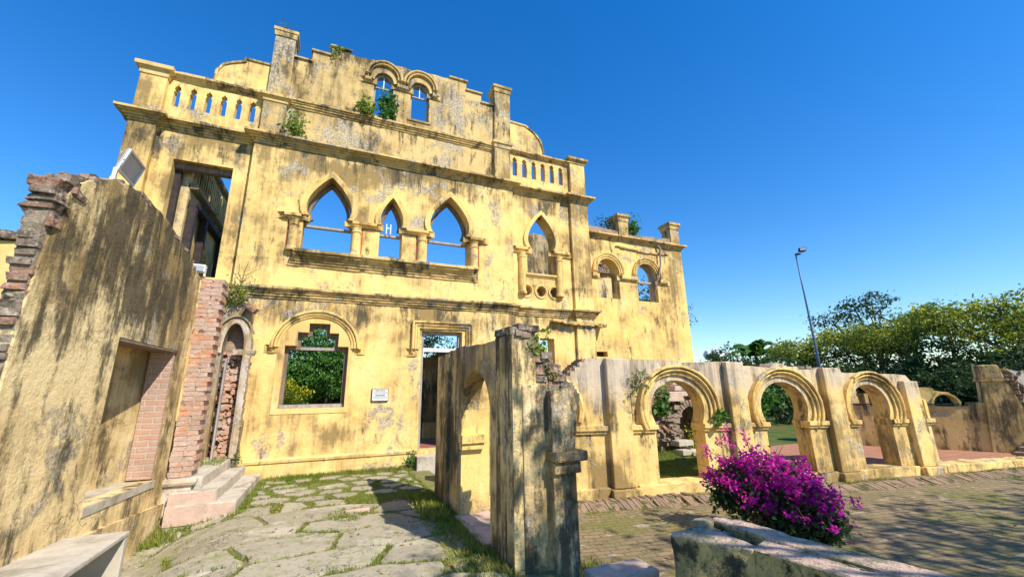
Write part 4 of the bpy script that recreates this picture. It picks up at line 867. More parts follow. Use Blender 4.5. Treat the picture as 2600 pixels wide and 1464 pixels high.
for c, r in ARCH[1:4]:
    e = r * 1.06
    for k, (d, wdt, wo) in enumerate(((0.115, 0.11, 0.045), (0.18, 0.042, 0.085), (0.25, 0.05, 0.115))):
        wear(MB().sweep([A(c + (e + d) * math.cos(R(a)), 1.24 + (0.56 if r > 0.5 else 0.53) / 1.0 * math.sin(R(a)) + d * math.sin(R(a))) for a in range(207, -28, -9)],
                   [(0, -0.01), (0, wo), (-wdt * 0.4, wo + (0.012 if k else 0.003)), (-wdt, wo), (-wdt, -0.01)], FARC).build('arch_moulding', 'arctrim', arc_), 0.026, 1)
MB().sweep([A(-1.36 + 0.80 * math.cos(R(a)), 1.24 + 0.62 * math.sin(R(a))) for a in range(70, -28, -9)], [(0, -0.01), (0, 0.06), (-0.05, 0.08), (-0.10, 0.05), (-0.10, -0.01)], FARC).build('arch_moulding', 'arctrim', arc_)
MB().sweep([A(-1.36 + 0.68 * math.cos(R(a)), 1.24 + 0.52 * math.sin(R(a))) for a in range(70, -28, -9)], [(0, -0.01), (0, 0.03), (-0.07, 0.04), (-0.07, -0.01)], FARC).build('arch_moulding', 'arctrim', arc_)
def skew_box(mb, u0, u1, v0, v1, w0, w1):
    c = [FARC(*A(a, b), d) for b in (v0, v1) for d in (w0, w1) for a in (u0, u1)]
    b = mb.addv(c)
    for q in ((0, 1, 3, 2), (4, 6, 7, 5), (0, 4, 5, 1), (2, 3, 7, 6), (0, 2, 6, 4), (1, 5, 7, 3)): mb.f.append(tuple(b + i for i in q))
    return mb
for a, b, t in ((0.0, 0.46, 2.20), (2.68, 3.10, 2.19), (5.12, 5.56, 2.12), (7.34, 7.76, 1.86)):
    skew_box(MB(), a, b, -0.14, t, 0.13, -0.01).build('pilaster', 'arcade', arc_, bevel=0.02)
    wear(skew_box(MB(), a - 0.06, b + 0.05, -0.62, -0.142, 0.21, -0.01).build('pilaster_base', 'arcade', arc_, bevel=0.02), 0.03, 4)
for a, b in ((-0.66, -0.002), (0.462, 1.03), (2.05, 2.678), (3.102, 3.60), (4.58, 5.118), (5.562, 5.98), (6.88, 7.338), (7.762, 8.10)):
    skew_box(MB(), a, b, 0.855, 0.945, 0.075, -0.37).build('impost', 'arctrim', arc_, bevel=0.008)
    skew_box(MB(), a, b - 0.03 if b not in (-0.002, 2.678, 5.118, 7.338) else b, 0.80, 0.853, 0.04, -0.365).build('impost_base', 'arctrim', arc_, bevel=0.006)
for a, b in ((-2.6, -0.062), (0.512, 2.618), (3.152, 5.058), (5.612, 7.278), (7.812, 8.05)):
    wear(skew_box(MB(), a, b, -0.61, -0.118, 0.10, -0.40).build('plinth', 'arcade', arc_, bevel=0.018), 0.02, 5)
skew_box(MB(), 7.95, 8.03, 0.95, 1.40, 0.03, -0.36).build('arch_stump', 'arctrim', arc_)
mb = MB(); rnd = random.Random(61)
for i in range(9): mb.stone(FARC(-0.92 + i * 0.065, 1.80 + i * 0.045, -0.18), (0.12, 0.34, 0.07), rnd)
for u in (1.7, 1.8, 4.6, 4.7, 4.9, 3.7, 3.8): mb.stone(FARC(*A(u, 2.12), -0.18), (0.2, 0.32, 0.06), rnd)
mb.build('broken_brick_edge', 'loosebrick', arc_)

# ------------------------------------------------------------------ drain topped low wall at the lower right, kerb wall
gw = thing('low_wall', 'mossy pink cement low wall with an open drain channel on top in the right foreground', 'low wall', (3.1, 2.0, -0.3))
def prism(pts, z0, z1): 
    m_ = MB(); m_.poly(lambda u, v, w_=0.0: Vector((u, v, w_)), pts, (), z1, z0); return m_
rnd = random.Random(71)
wear(prism([(2.65, 2.93)] + jagpath([(2.68, 2.94), (2.97, 3.0)], 0.08, 0.008, 1) + jagpath([(3.02, 2.93), (3.04, 2.46)], 0.12, 0.008, 2) + [(2.93, 2.40), (2.79, 2.66)], -0.6, 0.45).build('channel_side', 'gutter', gw, bevel=0.02), 0.03, 5)
wear(prism([(3.02, 3.02), (3.18, 3.06), (3.20, 2.40), (3.05, 2.40)], -0.6, 0.36).build('channel_bed', 'darkcem', gw, bevel=0.02), 0.03, 5)
wear(prism([(3.19, 2.97)] + jagpath([(3.22, 3.02), (3.38, 3.0)], 0.06, 0.006, 3) + jagpath([(3.42, 2.92), (3.43, 2.42), (3.56, 1.6), (3.75, 0.4)], 0.16, 0.006, 4) + [(3.45, 0.4), (3.30, 1.6), (3.20, 2.42)], -0.6, 0.475).build('channel_side', 'gutter', gw, bevel=0.03), 0.03, 5)
wear(prism([(2.945, 2.43)] + jagpath([(2.96, 2.44), (3.19, 2.50)], 0.08, 0.006, 5) + [(3.22, 2.42), (3.33, 1.6), (3.47, 0.4), (3.20, 0.4), (3.06, 1.70), (2.93, 2.40)], -0.6, 0.455).build('capped_section', 'gutter', gw, bevel=0.03), 0.03, 5)
mb = MB()
for i in range(26): mb.stone((rnd.uniform(3.02, 3.2), rnd.uniform(2.45, 3.0), 0.37 + rnd.uniform(-0.02, 0.03)), (0.07, 0.09, 0.05), rnd)
mb.stone((3.04, 2.99, 0.44), (0.16, 0.10, 0.10), rnd); mb.stone((3.14, 3.02, 0.43), (0.18, 0.1, 0.09), rnd)
mb.build('rubble_fill', 'darkcem', gw)
kw = thing('kerb_wall', 'low broken yellow kerb wall continuing the arcade to the right', 'kerb', FARC(10, -0.3))
for a, b, d in ((8.055, 9.24, 0.10), (9.28, 10.75, 0.06), (10.79, 13.5, 0.03)):
    wear(MB().fbox(FARC, a, b, -0.6, -0.13 - 0.02 * (a > 9), d, -0.34).build('kerb_block', 'arcade', kw, bevel=0.03), 0.035, 5)

# ------------------------------------------------------------------ courtyard beyond the arcade
cw = thing('courtyard_wall', 'shaded brown stained courtyard wall ending in a tall tapering pier at the far right', 'wall', (15.9, 5.9, -0.15))
FC = Frame((16.3, 5.2, 0), (-0.5071, 0.8619, 0), (-0.8619, -0.5071, 0))
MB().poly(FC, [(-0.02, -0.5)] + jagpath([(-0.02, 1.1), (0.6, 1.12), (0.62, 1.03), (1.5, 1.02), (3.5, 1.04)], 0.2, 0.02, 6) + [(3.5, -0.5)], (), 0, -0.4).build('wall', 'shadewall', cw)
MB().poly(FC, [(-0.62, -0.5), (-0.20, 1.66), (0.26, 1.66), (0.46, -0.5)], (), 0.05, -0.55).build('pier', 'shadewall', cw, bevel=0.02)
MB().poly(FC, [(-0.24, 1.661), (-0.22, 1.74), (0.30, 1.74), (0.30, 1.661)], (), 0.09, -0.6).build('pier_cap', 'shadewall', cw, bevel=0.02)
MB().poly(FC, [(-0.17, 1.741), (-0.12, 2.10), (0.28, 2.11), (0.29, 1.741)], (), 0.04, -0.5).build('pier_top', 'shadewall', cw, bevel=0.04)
MB().fbox(FC, 0.75, 3.4, 1.05, 1.075, 0.04, -0.42).build('metal_edge', 'black', cw)
bw = thing('ruined_wall', 'broken pale wall piece with jagged bricks at the right edge', 'wall', (17.2, 4.6, -0.15))
FB = Frame((16.72, 4.75, 0), (0.75, -0.66, 0), (-0.66, -0.75, 0))
MB().poly(FB, [(-0.3, -0.5), (0.05, 0.95)] + jagpath([(0.05, 0.95), (0.18, 1.1), (-0.1, 1.3), (-0.2, 1.75), (-0.38, 2.0)], 0.1, 0.04, 8)[1:] + [(0.3, 1.72), (3, 1.7), (3, -0.5)], (), 0, -0.35).build('plaster_face', 'white', bw)
mb = MB(); rnd = random.Random(81)
for i in range(22): mb.stone(FB(-0.25 + rnd.uniform(-0.05, 0.15), 0.95 + i * 0.045, -0.1), (0.2, 0.2, 0.07), rnd)
mb.build('broken_brick_edge', 'loosebrick', bw)
MB().fbox(FB, 0.42, 2.2, 0.75, 1.02, 0.05, 0.001).build('pale_board', 'whitepaint', bw)
bs = thing('brick_steps', 'small flight of dark brick steps at the right edge', 'steps', (16.0, 4.95, -0.15))
for i in range(3): MB().box(15.85 + i * 0.22, 17.0, 4.2, 5.12 - i * 0.04, -0.4, -0.06 + i * 0.11).build('step', 'oldbrick', bs, bevel=0.015)
ra = thing('arch_ruin', 'distant small yellow wall with a round arch beyond the courtyard wall', 'ruin', (21.5, 9.5, -0.2))
FRU = Frame((21.6, 9.6, 0), (0.62, -0.785, 0), (-0.785, -0.62, 0))
MB().poly(FRU, [(-0.6, -0.6), (-0.6, 1.5)] + jagpath([(-0.6, 1.52), (0.9, 1.50), (0.95, 1.38), (1.35, 1.30), (1.55, 1.1), (1.62, 0.8)], 0.15, 0.02, 2) + [(1.62, -0.6)], [[(0.85, -0.3), (0.85, 0.85)] + arc(1.2, 0.86, 0.35, 0.36, 180, 0, 12) + [(1.55, 0.85), (1.55, -0.3)]], 0, -0.4).build('wall', 'wing', ra)
MB().sweep([(1.2 - 0.42 * math.cos(R(a)), 0.86 + 0.43 * math.sin(R(a))) for a in range(0, 181, 12)], [(0, -0.01), (0, 0.07), (0.06, 0.07), (0.06, -0.01)], FRU).build('arch_moulding', 'arctrim', ra)
rw = thing('ruined_wall', 'sunlit rough yellow rubble wall with two posts seen through the third arch', 'wall', (15.6, 8.4, -0.15))
MB().poly(Frame((15.1, 8.55, 0), (0.985, -0.17, 0), (-0.17, -0.985, 0)), [(-0.2, -0.4), (-0.15, 1.2)] + jagpath([(-0.1, 1.35), (0.2, 1.62), (0.6, 1.7), (0.95, 1.5), (1.0, 1.2)], 0.08, 0.04, 3) + [(1.0, -0.4)], (), 0, -0.3).build('rubble_face', 'rubbley', rw)
for x, y in ((16.15, 8.2), (16.5, 8.05)):
    MB().sweep([(x, y), (x + 0.3, y), (x + 0.3, y + 0.3), (x, y + 0.3)], [(0, -0.4), (0.0, -0.05), (-0.05, 0.0), (-0.05, 1.35), (-0.15, 1.35)], lambda a, b, c=0: Vector((a, b, c)), True).build('post', 'shadewall', rw)
sr = thing('stair_ruin', 'ruined rubble staircase over a dark brick vault seen through the first arch', 'stairs', (8.8, 9.0, -0.2))
mb = MB(); rnd = random.Random(91)
def pile(u): return 1.0 + 0.75 * max(0, min(1, (u - 7.9) / 0.9))
vault = [(8.75, -0.3), (8.70, 0.7)] + arc(9.28, 0.72, 0.58, 0.46, 180, 0, 14) + [(9.86, 0.7), (9.86, -0.3)]
MB().poly(YF(8.95), [(7.6, -0.5)] + jagpath([(7.6, 1.0), (8.1, 1.15), (8.3, 1.3), (8.6, 1.5), (8.9, 1.68), (9.4, 1.75), (10.3, 1.6), (10.6, 1.0)], 0.12, 0.05, 5) + [(10.6, -0.5)], [vault], 0, -0.9).build('rubble_mass', 'rubble', sr)
MB().box(8.3, 10.4, 9.86, 9.95, -0.4, 1.6).build('vault_back', 'oldbrick', sr)
for i in range(160):
    x = rnd.uniform(7.7, 10.3); z = rnd.uniform(0.2, 1.65)
    if 8.72 < x < 9.84 and z < 1.16: continue
    if z > 0.95 + 0.75 * (x - 7.7) / 1.2: continue
    mb.stone((x, 8.93 + rnd.uniform(-0.05, 0.03), z), (rnd.uniform(0.1, 0.26), 0.16, rnd.uniform(0.06, 0.13)), rnd)
mb.build('loose_stones', 'rubble', sr)
mb = MB()
for i in range(19):
    a = R(180 - i * 10); mb.stone((9.28 + 0.64 * math.cos(a), 8.92, 0.72 + 0.52 * math.sin(a)), (0.08, 0.14, 0.16), rnd, Matrix.Rotation(-a + math.pi / 2, 3, 'Y'))
mb.build('vault_ring', 'loosebrick', sr)
for x0, x1, z, y in ((8.15, 8.80, 1.40, 8.72), (8.38, 9.03, 1.53, 8.78), (8.64, 9.2, 1.68, 8.84), (8.7, 9.1, 1.84, 8.95), (8.25, 8.75, 0.30, 8.5), (8.2, 8.72, 0.10, 8.35), (9.05, 9.9, 0.16, 8.45)):
    MB().box(x0, x1, y, y + 0.32, z - 0.13, z).build('step', 'concrete' if z < 1 else 'pinkcem', sr, bevel=0.015)
mb = MB()
for i in range(8): mb.stone((7.9 + rnd.uniform(0, 0.8), 8.6 + rnd.uniform(-0.3, 0.2), 0.15 + rnd.uniform(-0.2, 0.5)), (0.3, 0.12, 0.08), rnd, Matrix.Rotation(rnd.uniform(0.2, 0.8), 3, 'Y'))
mb.build('fallen_bricks', 'loosebrick', sr)

# ------------------------------------------------------------------ lamp post, tilted panel, floodlight, cable
lp = thing('lamp_post', 'tall thin galvanised floodlight mast behind the arcade', 'lamp post', (24, 14.0, -0.3))
MB().tube([(24, 14.0, -0.3), (24, 14.0, 3.6), (24, 14.05, 6.5), (24, 14.1, 9.0)], [0.075, 0.065, 0.045, 0.034], 10).build('pole', 'steel', lp, smooth=True)
MB().box(23.86, 24.14, 13.88, 14.08, 8.98, 9.03).build('bracket', 'black', lp)
MB().poly(Frame((23.72, 13.84, 9.05), (0.80, -0.6, 0), (-0.6, -0.80, 0)), [(0.1, 0.02), (0.12, 0.22), (0.46, 0.25), (0.46, 0.02), (0.3, -0.02)], (), 0.10, -0.12).build('lamp_housing', 'black', lp, bevel=0.02)
MB().poly(Frame((23.72, 13.84, 9.05), (0.80, -0.6, 0), (-0.6, -0.80, 0)), [(0.14, 0.05), (0.15, 0.20), (0.43, 0.22), (0.43, 0.05)], (), 0.105, 0.10).build('lens', 'lens', lp)
tpn = thing('tilted_panel', 'tilted grey panel in a white frame above the stained left wall', 'panel', (-3.3, 7.9, 3.6))
P1, P2, P4 = Vector((-3.22, 7.5, 5.36)), Vector((-3.30, 8.25, 5.43)), Vector((-3.30, 7.5, 5.06))
dA = (P2 - P1); dB = Vector((-0.10, 0.0, -0.36)); nn = dA.cross(dB).normalized()
if nn.x < 0: nn = -nn
def slab(o, a, b, t, off=0.0):
    mbx = MB(); c = [o + a * i + b * j + nn * (off + t * k) for k in (0, 1) for j in (0, 1) for i in (0, 1)]
    q0 = mbx.addv(c)
    for q in ((0, 1, 3, 2), (4, 6, 7, 5), (0, 4, 5, 1), (2, 3, 7, 6), (0, 2, 6, 4), (1, 5, 7, 3)): mbx.f.append(tuple(q0 + i for i in q))
    return mbx
slab(P1, dA, dB * 1.02, 0.02, -0.02).build('panel', 'panelgrey', tpn)
for o, a, b in ((P1, dA * 0.06, dB * 1.7), (P1 + dA * 0.96, dA * 0.05, dB * 1.05), (P1 + dA * 0.06, dA * 0.9, dB * 0.06), (P1 + dB * 0.97 + dA * 0.06, dA * 0.9, dB * 0.06)):
    slab(o, a, b, 0.035, -0.004).build('frame_bar', 'whitepaint', tpn)
for o in (P1 + dB * 1.0, P1 + dA * 0.97 + dB * 1.02):
    MB().box(o.x - 0.025, o.x + 0.025, o.y - 0.02, o.y + 0.02, 3.4, o.z).build('post', 'whitepaint', tpn)
fl_ = thing('floodlight', 'small white floodlight box on the sill of the upper left opening', 'floodlight', (-2.75, 9.9, 4.0))
MB().box(-2.88, -2.62, 9.86, 10.0, 4.07, 4.23).build('housing', 'whitepaint', fl_, bevel=0.012)
MB().box(-2.86, -2.64, 9.85, 9.858, 4.085, 4.20).build('glass', 'lens', fl_)
MB().box(-2.64, -2.615, 9.9, 9.96, 3.99, 4.06).build('bracket', 'whitepaint', fl_)
cb = MB().tube([(9.72, 10.02, 6.30), (9.78, 10.0, 6.22), (9.76, 9.99, 6.0), (9.72, 9.98, 5.6), (9.58, 9.97, 5.2), (9.42, 9.97, 4.8), (9.28, 9.98, 4.38)], [0.035, 0.04, 0.03, 0.028, 0.022, 0.018, 0.012], 6).build('hanging_cable', 'cable', None, smooth=True)
tag(cb, 'grey cable hanging across the right window of the wing', 'cable')
br = thing('metal_bracket', 'white metal bracket standing in the small middle pointed window', 'bracket', (1.0, 9.98, 5.46))
MB().box(0.90, 0.925, 9.98, 10.0, 5.457, 5.72).build('upright', 'whitepaint', br)
MB().box(1.0, 1.025, 9.98, 10.0, 5.457, 5.72).build('upright', 'whitepaint', br)
MB().box(0.926, 0.999, 9.982, 9.998, 5.60, 5.625).build('crossbar', 'whitepaint', br)

# ================================================================== VEGETATION
class Leaves:
    def __init__(s): s.v = []; s.f = []
    def leaf(s, p, n, size, rnd, asp=0.5):
        t = Vector((rnd.uniform(-1, 1), rnd.uniform(-1, 1), rnd.uniform(-1, 1))); n = n.normalized()
        a = n.cross(t)
        if a.length < 1e-3: a = n.cross(Vector((1, 0, 0)))
        a.normalize(); b = n.cross(a); b0 = len(s.v); h = size * asp * 0.5
        s.v += [tuple(p - a * size * 0.5), tuple(p + b * h + n * size * 0.06), tuple(p + a * size * 0.5 - n * size * 0.12), tuple(p - b * h + n * size * 0.06)]
        s.f.append((b0, b0 + 1, b0 + 2, b0 + 3))
    def build(s, name, mat, parent):
        m_ = MB(); m_.v, m_.f = s.v, s.f
        me = bpy.data.meshes.new(name); off = Vector((0, 0, 0)); q = parent
        while q is not None: off += q.location; q = q.parent
        me.from_pydata([(a - off.x, b - off.y, c - off.z) for a, b, c in s.v], [], s.f)
        me.materials.append(M[mat]); o = bpy.data.objects.new(name, me); COL.objects.link(o)
        if parent is not None: o.parent = parent
        return o
def unit(rnd):
    while True:
        v = Vector((rnd.uniform(-1, 1), rnd.uniform(-1, 1), rnd.uniform(-1, 1)))
        if 0.05 < v.length < 1: return v.normalized()
def crown(L, lobes, ncl, per, size, rnd, spread=0.3, up=0.5, asp=0.5, shell=0.45, flat=0.6):
    tot = sum(a[3] * a[4] + a[4] * a[5] + a[3] * a[5] for a in lobes)
    for (cx, cy, cz, rx_, ry_, rz_) in lobes:
        k = max(3, int(ncl * (rx_ * ry_ + ry_ * rz_ + rx_ * rz_) / tot))
        for i in range(k):
            d = unit(rnd); r = shell + (1 - shell) * rnd.random() ** 0.6
            c = Vector((cx + d.x * rx_ * r, cy + d.y * ry_ * r, cz + d.z * rz_ * r)); sp = spread * rnd.uniform(0.6, 1.3)
            for j in range(int(per * rnd.uniform(0.6, 1.3))):
                p = c + Vector((rnd.gauss(0, sp), rnd.gauss(0, sp), rnd.gauss(0, sp * flat)))
                L.leaf(p, unit(rnd) + Vector((0, 0, up)) + d * 0.5, size * rnd.uniform(0.6, 1.25), rnd, asp)
def limbs(mb, base, lobes, r0, rnd, fork=0.35):
    tops = [Vector(l[:3]) for l in lobes]; mid = sum(tops, Vector()) / len(tops); base = Vector(base)
    fk = base + (Vector((mid.x, mid.y, 0)) - Vector((base.x, base.y, 0))) * 0.15; fk.z = base.z + (mid.z - base.z) * fork
    mb.tube([base, base.lerp(fk, 0.5) + Vector((rnd.uniform(-.1, .1), rnd.uniform(-.1, .1), 0)) * r0 * 4, fk], [r0 * 1.25, r0, r0 * 0.85], 8)
    for t in tops:
        a = fk; b = t; m1 = a.lerp(b, 0.4) + unit(rnd) * (b - a).length * 0.10
        mb.tube([a, m1, b], [r0 * 0.62, r0 * 0.4, r0 * 0.12], 6)
        for k in range(3):
            e = t + unit(rnd) * min(0.7, (t - a).length * 0.25) - Vector((0, 0, 0.3)); s_ = m1.lerp(b, rnd.uniform(0.2, 0.8)); mb.tube([s_, s_.lerp(e, 0.5) + unit(rnd) * 0.1, e], [r0 * 0.2, r0 * 0.13, r0 * 0.05], 5)
def tree(name, label, base, lobes, mat, ncl, per, size, seed, r0=0.2, group=None, second=None, cat='tree', **kw):
    rnd = random.Random(seed); t = thing(name, label, cat, base, group)
    A_ = lambda l: (base[0] + l[0], base[1] + l[1], base[2] + l[2], l[3], l[4], l[5])
    lob = [A_(l) for l in lobes]; mb = MB(); limbs(mb, base, lob, r0, rnd); mb.build('trunk', 'bark', t, smooth=True)
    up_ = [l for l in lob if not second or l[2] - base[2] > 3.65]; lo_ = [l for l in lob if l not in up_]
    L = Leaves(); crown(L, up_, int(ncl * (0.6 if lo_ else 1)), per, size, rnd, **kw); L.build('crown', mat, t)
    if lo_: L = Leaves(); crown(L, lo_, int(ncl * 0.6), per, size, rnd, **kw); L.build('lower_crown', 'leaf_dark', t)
    if second:
        L = Leaves(); crown(L, [(a, b, c + f * second[3], d * 0.98, e * 0.98, f * 0.5) for a, b, c, d, e, f in up_], second[1], second[2], size * 0.9, rnd, **kw); L.build('blossom', second[0], t)
    return t
def lobes_rand(rnd, w_, h0, h1, n, r):
    return [(rnd.uniform(-w_, w_), rnd.uniform(-w_ * .5, w_ * .5), rnd.uniform(h0, h1), r * rnd.uniform(.7, 1.25), r * rnd.uniform(.7, 1.2), r * rnd.uniform(.45, .75)) for _ in range(n)]
rT = random.Random(101)
def at(az, d, z=-0.3): return (d * math.sin(R(az)), d * math.cos(R(az)), z)
# trees beyond the arcade on the right
tree('tree', 'tall dark tree with an open airy crown standing above the yellow flowering trees', at(65.0, 44), [(0, 0, 6.9, 2.6, 2.4, 1.2), (-2.6, 1.6, 7.2, 1.5, 1.4, 0.7), (2.4, -1.4, 6.6, 1.6, 1.4, 0.8), (0.5, 0, 8.6, 1.8, 1.6, 0.8), (-1.2, .5, 8.3, 1.3, 1.2, 0.6), (0, 0, 5.2, 2.4, 2.2, 1.0)], 'leaf_dark', 150, 24, 0.26, 1, 0.3, 'trees beyond the arcade', spread=0.34)
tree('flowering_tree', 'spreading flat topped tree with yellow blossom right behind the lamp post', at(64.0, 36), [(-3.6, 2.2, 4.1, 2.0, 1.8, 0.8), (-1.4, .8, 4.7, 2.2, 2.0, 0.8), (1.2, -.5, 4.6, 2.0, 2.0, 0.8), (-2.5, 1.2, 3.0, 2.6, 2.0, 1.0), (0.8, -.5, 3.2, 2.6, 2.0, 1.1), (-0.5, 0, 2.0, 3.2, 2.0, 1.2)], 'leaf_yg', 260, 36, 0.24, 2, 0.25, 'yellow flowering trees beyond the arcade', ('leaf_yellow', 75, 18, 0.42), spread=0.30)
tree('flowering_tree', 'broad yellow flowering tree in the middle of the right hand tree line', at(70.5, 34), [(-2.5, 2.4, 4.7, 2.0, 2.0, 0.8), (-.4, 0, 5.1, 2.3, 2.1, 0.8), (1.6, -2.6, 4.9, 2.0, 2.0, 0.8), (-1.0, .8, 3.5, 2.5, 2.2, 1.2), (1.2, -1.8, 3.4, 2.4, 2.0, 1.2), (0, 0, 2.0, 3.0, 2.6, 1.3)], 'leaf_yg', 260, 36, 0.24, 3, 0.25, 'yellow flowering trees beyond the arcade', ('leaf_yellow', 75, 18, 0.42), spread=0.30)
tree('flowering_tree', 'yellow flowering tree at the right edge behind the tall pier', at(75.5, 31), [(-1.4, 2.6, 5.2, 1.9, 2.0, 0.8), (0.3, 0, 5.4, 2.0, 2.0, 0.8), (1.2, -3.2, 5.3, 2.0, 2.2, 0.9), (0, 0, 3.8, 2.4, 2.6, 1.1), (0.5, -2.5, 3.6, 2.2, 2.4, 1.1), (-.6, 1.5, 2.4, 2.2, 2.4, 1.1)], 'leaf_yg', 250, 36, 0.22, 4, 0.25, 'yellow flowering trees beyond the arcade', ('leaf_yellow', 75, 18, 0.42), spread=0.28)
for i, (az, d, h, lab) in enumerate(((62.5, 31, 2.5, 'dark bushy tree filling the gap left of the courtyard wall'), (67.5, 30, 2.7, 'dark bushy tree just above the fallen arcade end'), (71.8, 28, 2.5, 'dark bushy tree directly behind the courtyard wall'), (77, 27, 2.8, 'dark bushy tree behind the jagged wall at the right edge'))):
    tree('bushy_tree', lab, at(az, d), lobes_rand(random.Random(200 + i), 2.3, 0.8, h, 6, 1.6), 'leaf_dark', 180, 34, 0.24, 20 + i, 0.2, 'dark bushy trees', spread=0.32)
tree('tree', 'rounded dark tree just right of the wing above the arcade', at(51.8, 40), [(0, 0, 4.5, 2.2, 2.0, 0.9), (-1.8, 1, 3.4, 1.8, 1.8, 0.9), (1.6, -1, 3.6, 1.6, 1.6, 0.9), (0, 0, 2.8, 2.6, 2, 1.0), (0, 0, 1.6, 3.0, 2.2, 1.1)], 'leaf_dark', 170, 34, 0.26, 31, 0.25, 'trees beyond the arcade', spread=0.32)
tree('shrub', 'yellow green shrub between the rounded dark tree and the palms', at(54.2, 31), [(0, 0, 2.4, 0.8, 0.8, 0.6), (.5, -.4, 2.8, 0.7, 0.7, 0.5)], 'leaf_yellow', 40, 30, 0.2, 32, 0.08, None, cat='shrub')
tree('bushy_tree', 'dark bushy tree at the foot of the palms', at(57.2, 34), [(0, 0, 2.3, 1.9, 1.6, 0.9), (-1.6, .8, 1.6, 1.4, 1.4, 0.8), (1.8, -1, 1.7, 1.6, 1.5, 0.8)], 'leaf_dark', 130, 34, 0.22, 33, 0.15, 'dark bushy trees', spread=0.3)
tree('bushy_tree', 'dark leafy tree seen through the second arch', at(55.5, 25, -0.2), [(0, 0, 2.2, 1.9, 1.5, 1.2), (-1.4, 1, 1.4, 1.3, 1.3, 1.0), (1.4, -.9, 1.4, 1.3, 1.3, 1.0), (0, 0, 0.9, 1.8, 1.2, 0.8)], 'leaf_dark', 170, 34, 0.2, 34, 0.15, 'dark bushy trees', spread=0.26)
tree('bushy_tree', 'green bush at the far edge of the lawn left of the second arch view', at(52.0, 23, -0.2), [(0, 0, 1.3, 1.6, 1.2, 0.9), (-1.2, 1, 0.9, 1.2, 1.2, 0.8)], 'leaf_mid', 90, 34, 0.2, 35, 0.12, None, spread=0.26)
def palm(label, base, h, n, ln, seed, mat='leaf_dark', lean=(0, 0)):
    rnd = random.Random(seed); t = thing('palm_tree', label, 'palm', base, 'palms beyond the arcade'); b = Vector(base); topp = b + Vector((lean[0], lean[1], h))
    MB().tube([b, b.lerp(topp, .5) + Vector((.05, 0, 0)), topp], [0.16, 0.12, 0.10], 8).build('trunk', 'bark', t, smooth=True)
    for i in range(n):
        a = 2 * math.pi * i / n + rnd.uniform(-.2, .2); el = rnd.uniform(0.45, 1.35); L = Leaves(); pts = []
        for k in range(9):
            f = k / 8; r = ln * f; pts.append(topp + Vector((math.cos(a) * r * math.cos(el) , math.sin(a) * r * math.cos(el), ln * f * math.sin(el) - ln * 0.55 * f * f)))
        for k in range(1, 9):
            for q in range(5):
                p = pts[k - 1].lerp(pts[k], q / 5); d = (pts[k] - pts[k - 1]).normalized(); sd = d.cross(Vector((0, 0, 1))).normalized()
                for sg in (-1, 1):
                    l = ln * 0.26 * (1 - 0.6 * (k / 9)); e = p + sd * sg * l * 0.8 + d * l * 0.5 - Vector((0, 0, l * 0.45)); wv = d * 0.055 * ln
                    b0 = len(L.v); L.v += [tuple(p - wv), tuple(p + wv), tuple(e)]; L.f.append((b0, b0 + 1, b0 + 2))
        L.build('frond', mat, t)
    return t
palm('tall feathery palm with dense fronds right of the rounded dark tree', at(53.8, 36), 4.3, 15, 2.6, 41, 'leaf_mid')
palm('thin leaning palm standing alone left of the lamp post', at(56.2, 36), 3.9, 13, 2.3, 42, 'leaf_mid', lean=(0.5, -0.3))
# trees seen through the openings of the house
tree('tree', 'bright green spreading tree seen through the stepped window', at(-0.8, 24), [(0, 0, 4.6, 3.0, 2.0, 0.9), (-1.8, .5, 3.6, 2.0, 1.8, 1.0), (1.8, .3, 3.3, 1.8, 1.6, 1.2), (0.3, -.6, 2.9, 2.0, 1.5, 1.1), (2.6, 0, 2.0, 1.2, 1.2, 1.0), (0, 1.5, 2.2, 3, 1, 1.5), (-1.5, -.8, 2.4, 1.5, 1, 1.0)], 'leaf_mid', 640, 44, 0.19, 51, 0.2, None, spread=0.26)
tree('flowering_tree', 'small yellow flowering tree seen in the stepped window', at(-5.0, 19), [(0, 0, 1.9, 0.8, 0.8, 0.6), (-.6, 0, 1.4, 0.8, 0.8, 0.6), (.4, -.2, 1.2, 0.7, 0.7, 0.5)], 'leaf_yellow', 110, 30, 0.13, 52, 0.07, None, spread=0.16)
tree('bushy_tree', 'dark undergrowth tree at the foot of the green tree behind the house', at(-1.2, 27), [(-2, 0, 1.4, 2.0, 1.2, 1.7), (1.2, 0, 1.4, 2.0, 1.2, 1.8), (4, 0, 1.4, 2.0, 1.2, 1.6), (-5, 0, 1.6, 2, 1.2, 1.7)], 'leaf_dark', 800, 44, 0.30, 53, 0.15, 'dark bushy trees', spread=0.34)
tree('tree', 'dark thin crowned tree showing at the top of the doorway', at(11.5, 25), [(-.6, 0, 5.2, 1.6, 1.3, 0.7), (0.6, 0, 4.6, 1.3, 1.2, 0.8), (0, 0, 3.2, 1.8, 1.4, 1.1)], 'leaf_dark', 90, 28, 0.2, 54, 0.2, None, spread=0.3)
tree('tree', 'dark leafy tree seen through the right window of the wing', (13.6, 15.2, -0.3), [(0, 0, 6.2, 0.9, 0.8, 0.9), (-.5, .3, 5.4, 1.0, 0.9, 0.8), (.5, 0, 5.0, 0.9, 0.8, 0.8)], 'leaf_dark', 60, 30, 0.16, 55, 0.14, None, spread=0.22)
tree('tree', 'dark tree top beyond the wall at the far left', at(-31.0, 26), [(0, 0, 6.6, 1.8, 1.6, 1.0), (-2, 0, 6.0, 1.8, 1.6, 1.0), (1.6, .5, 5.6, 1.6, 1.6, 1.0), (-.5, 0, 4.4, 2.4, 2, 1.3)], 'leaf_dark', 150, 32, 0.24, 56, 0.2, None, spread=0.3)
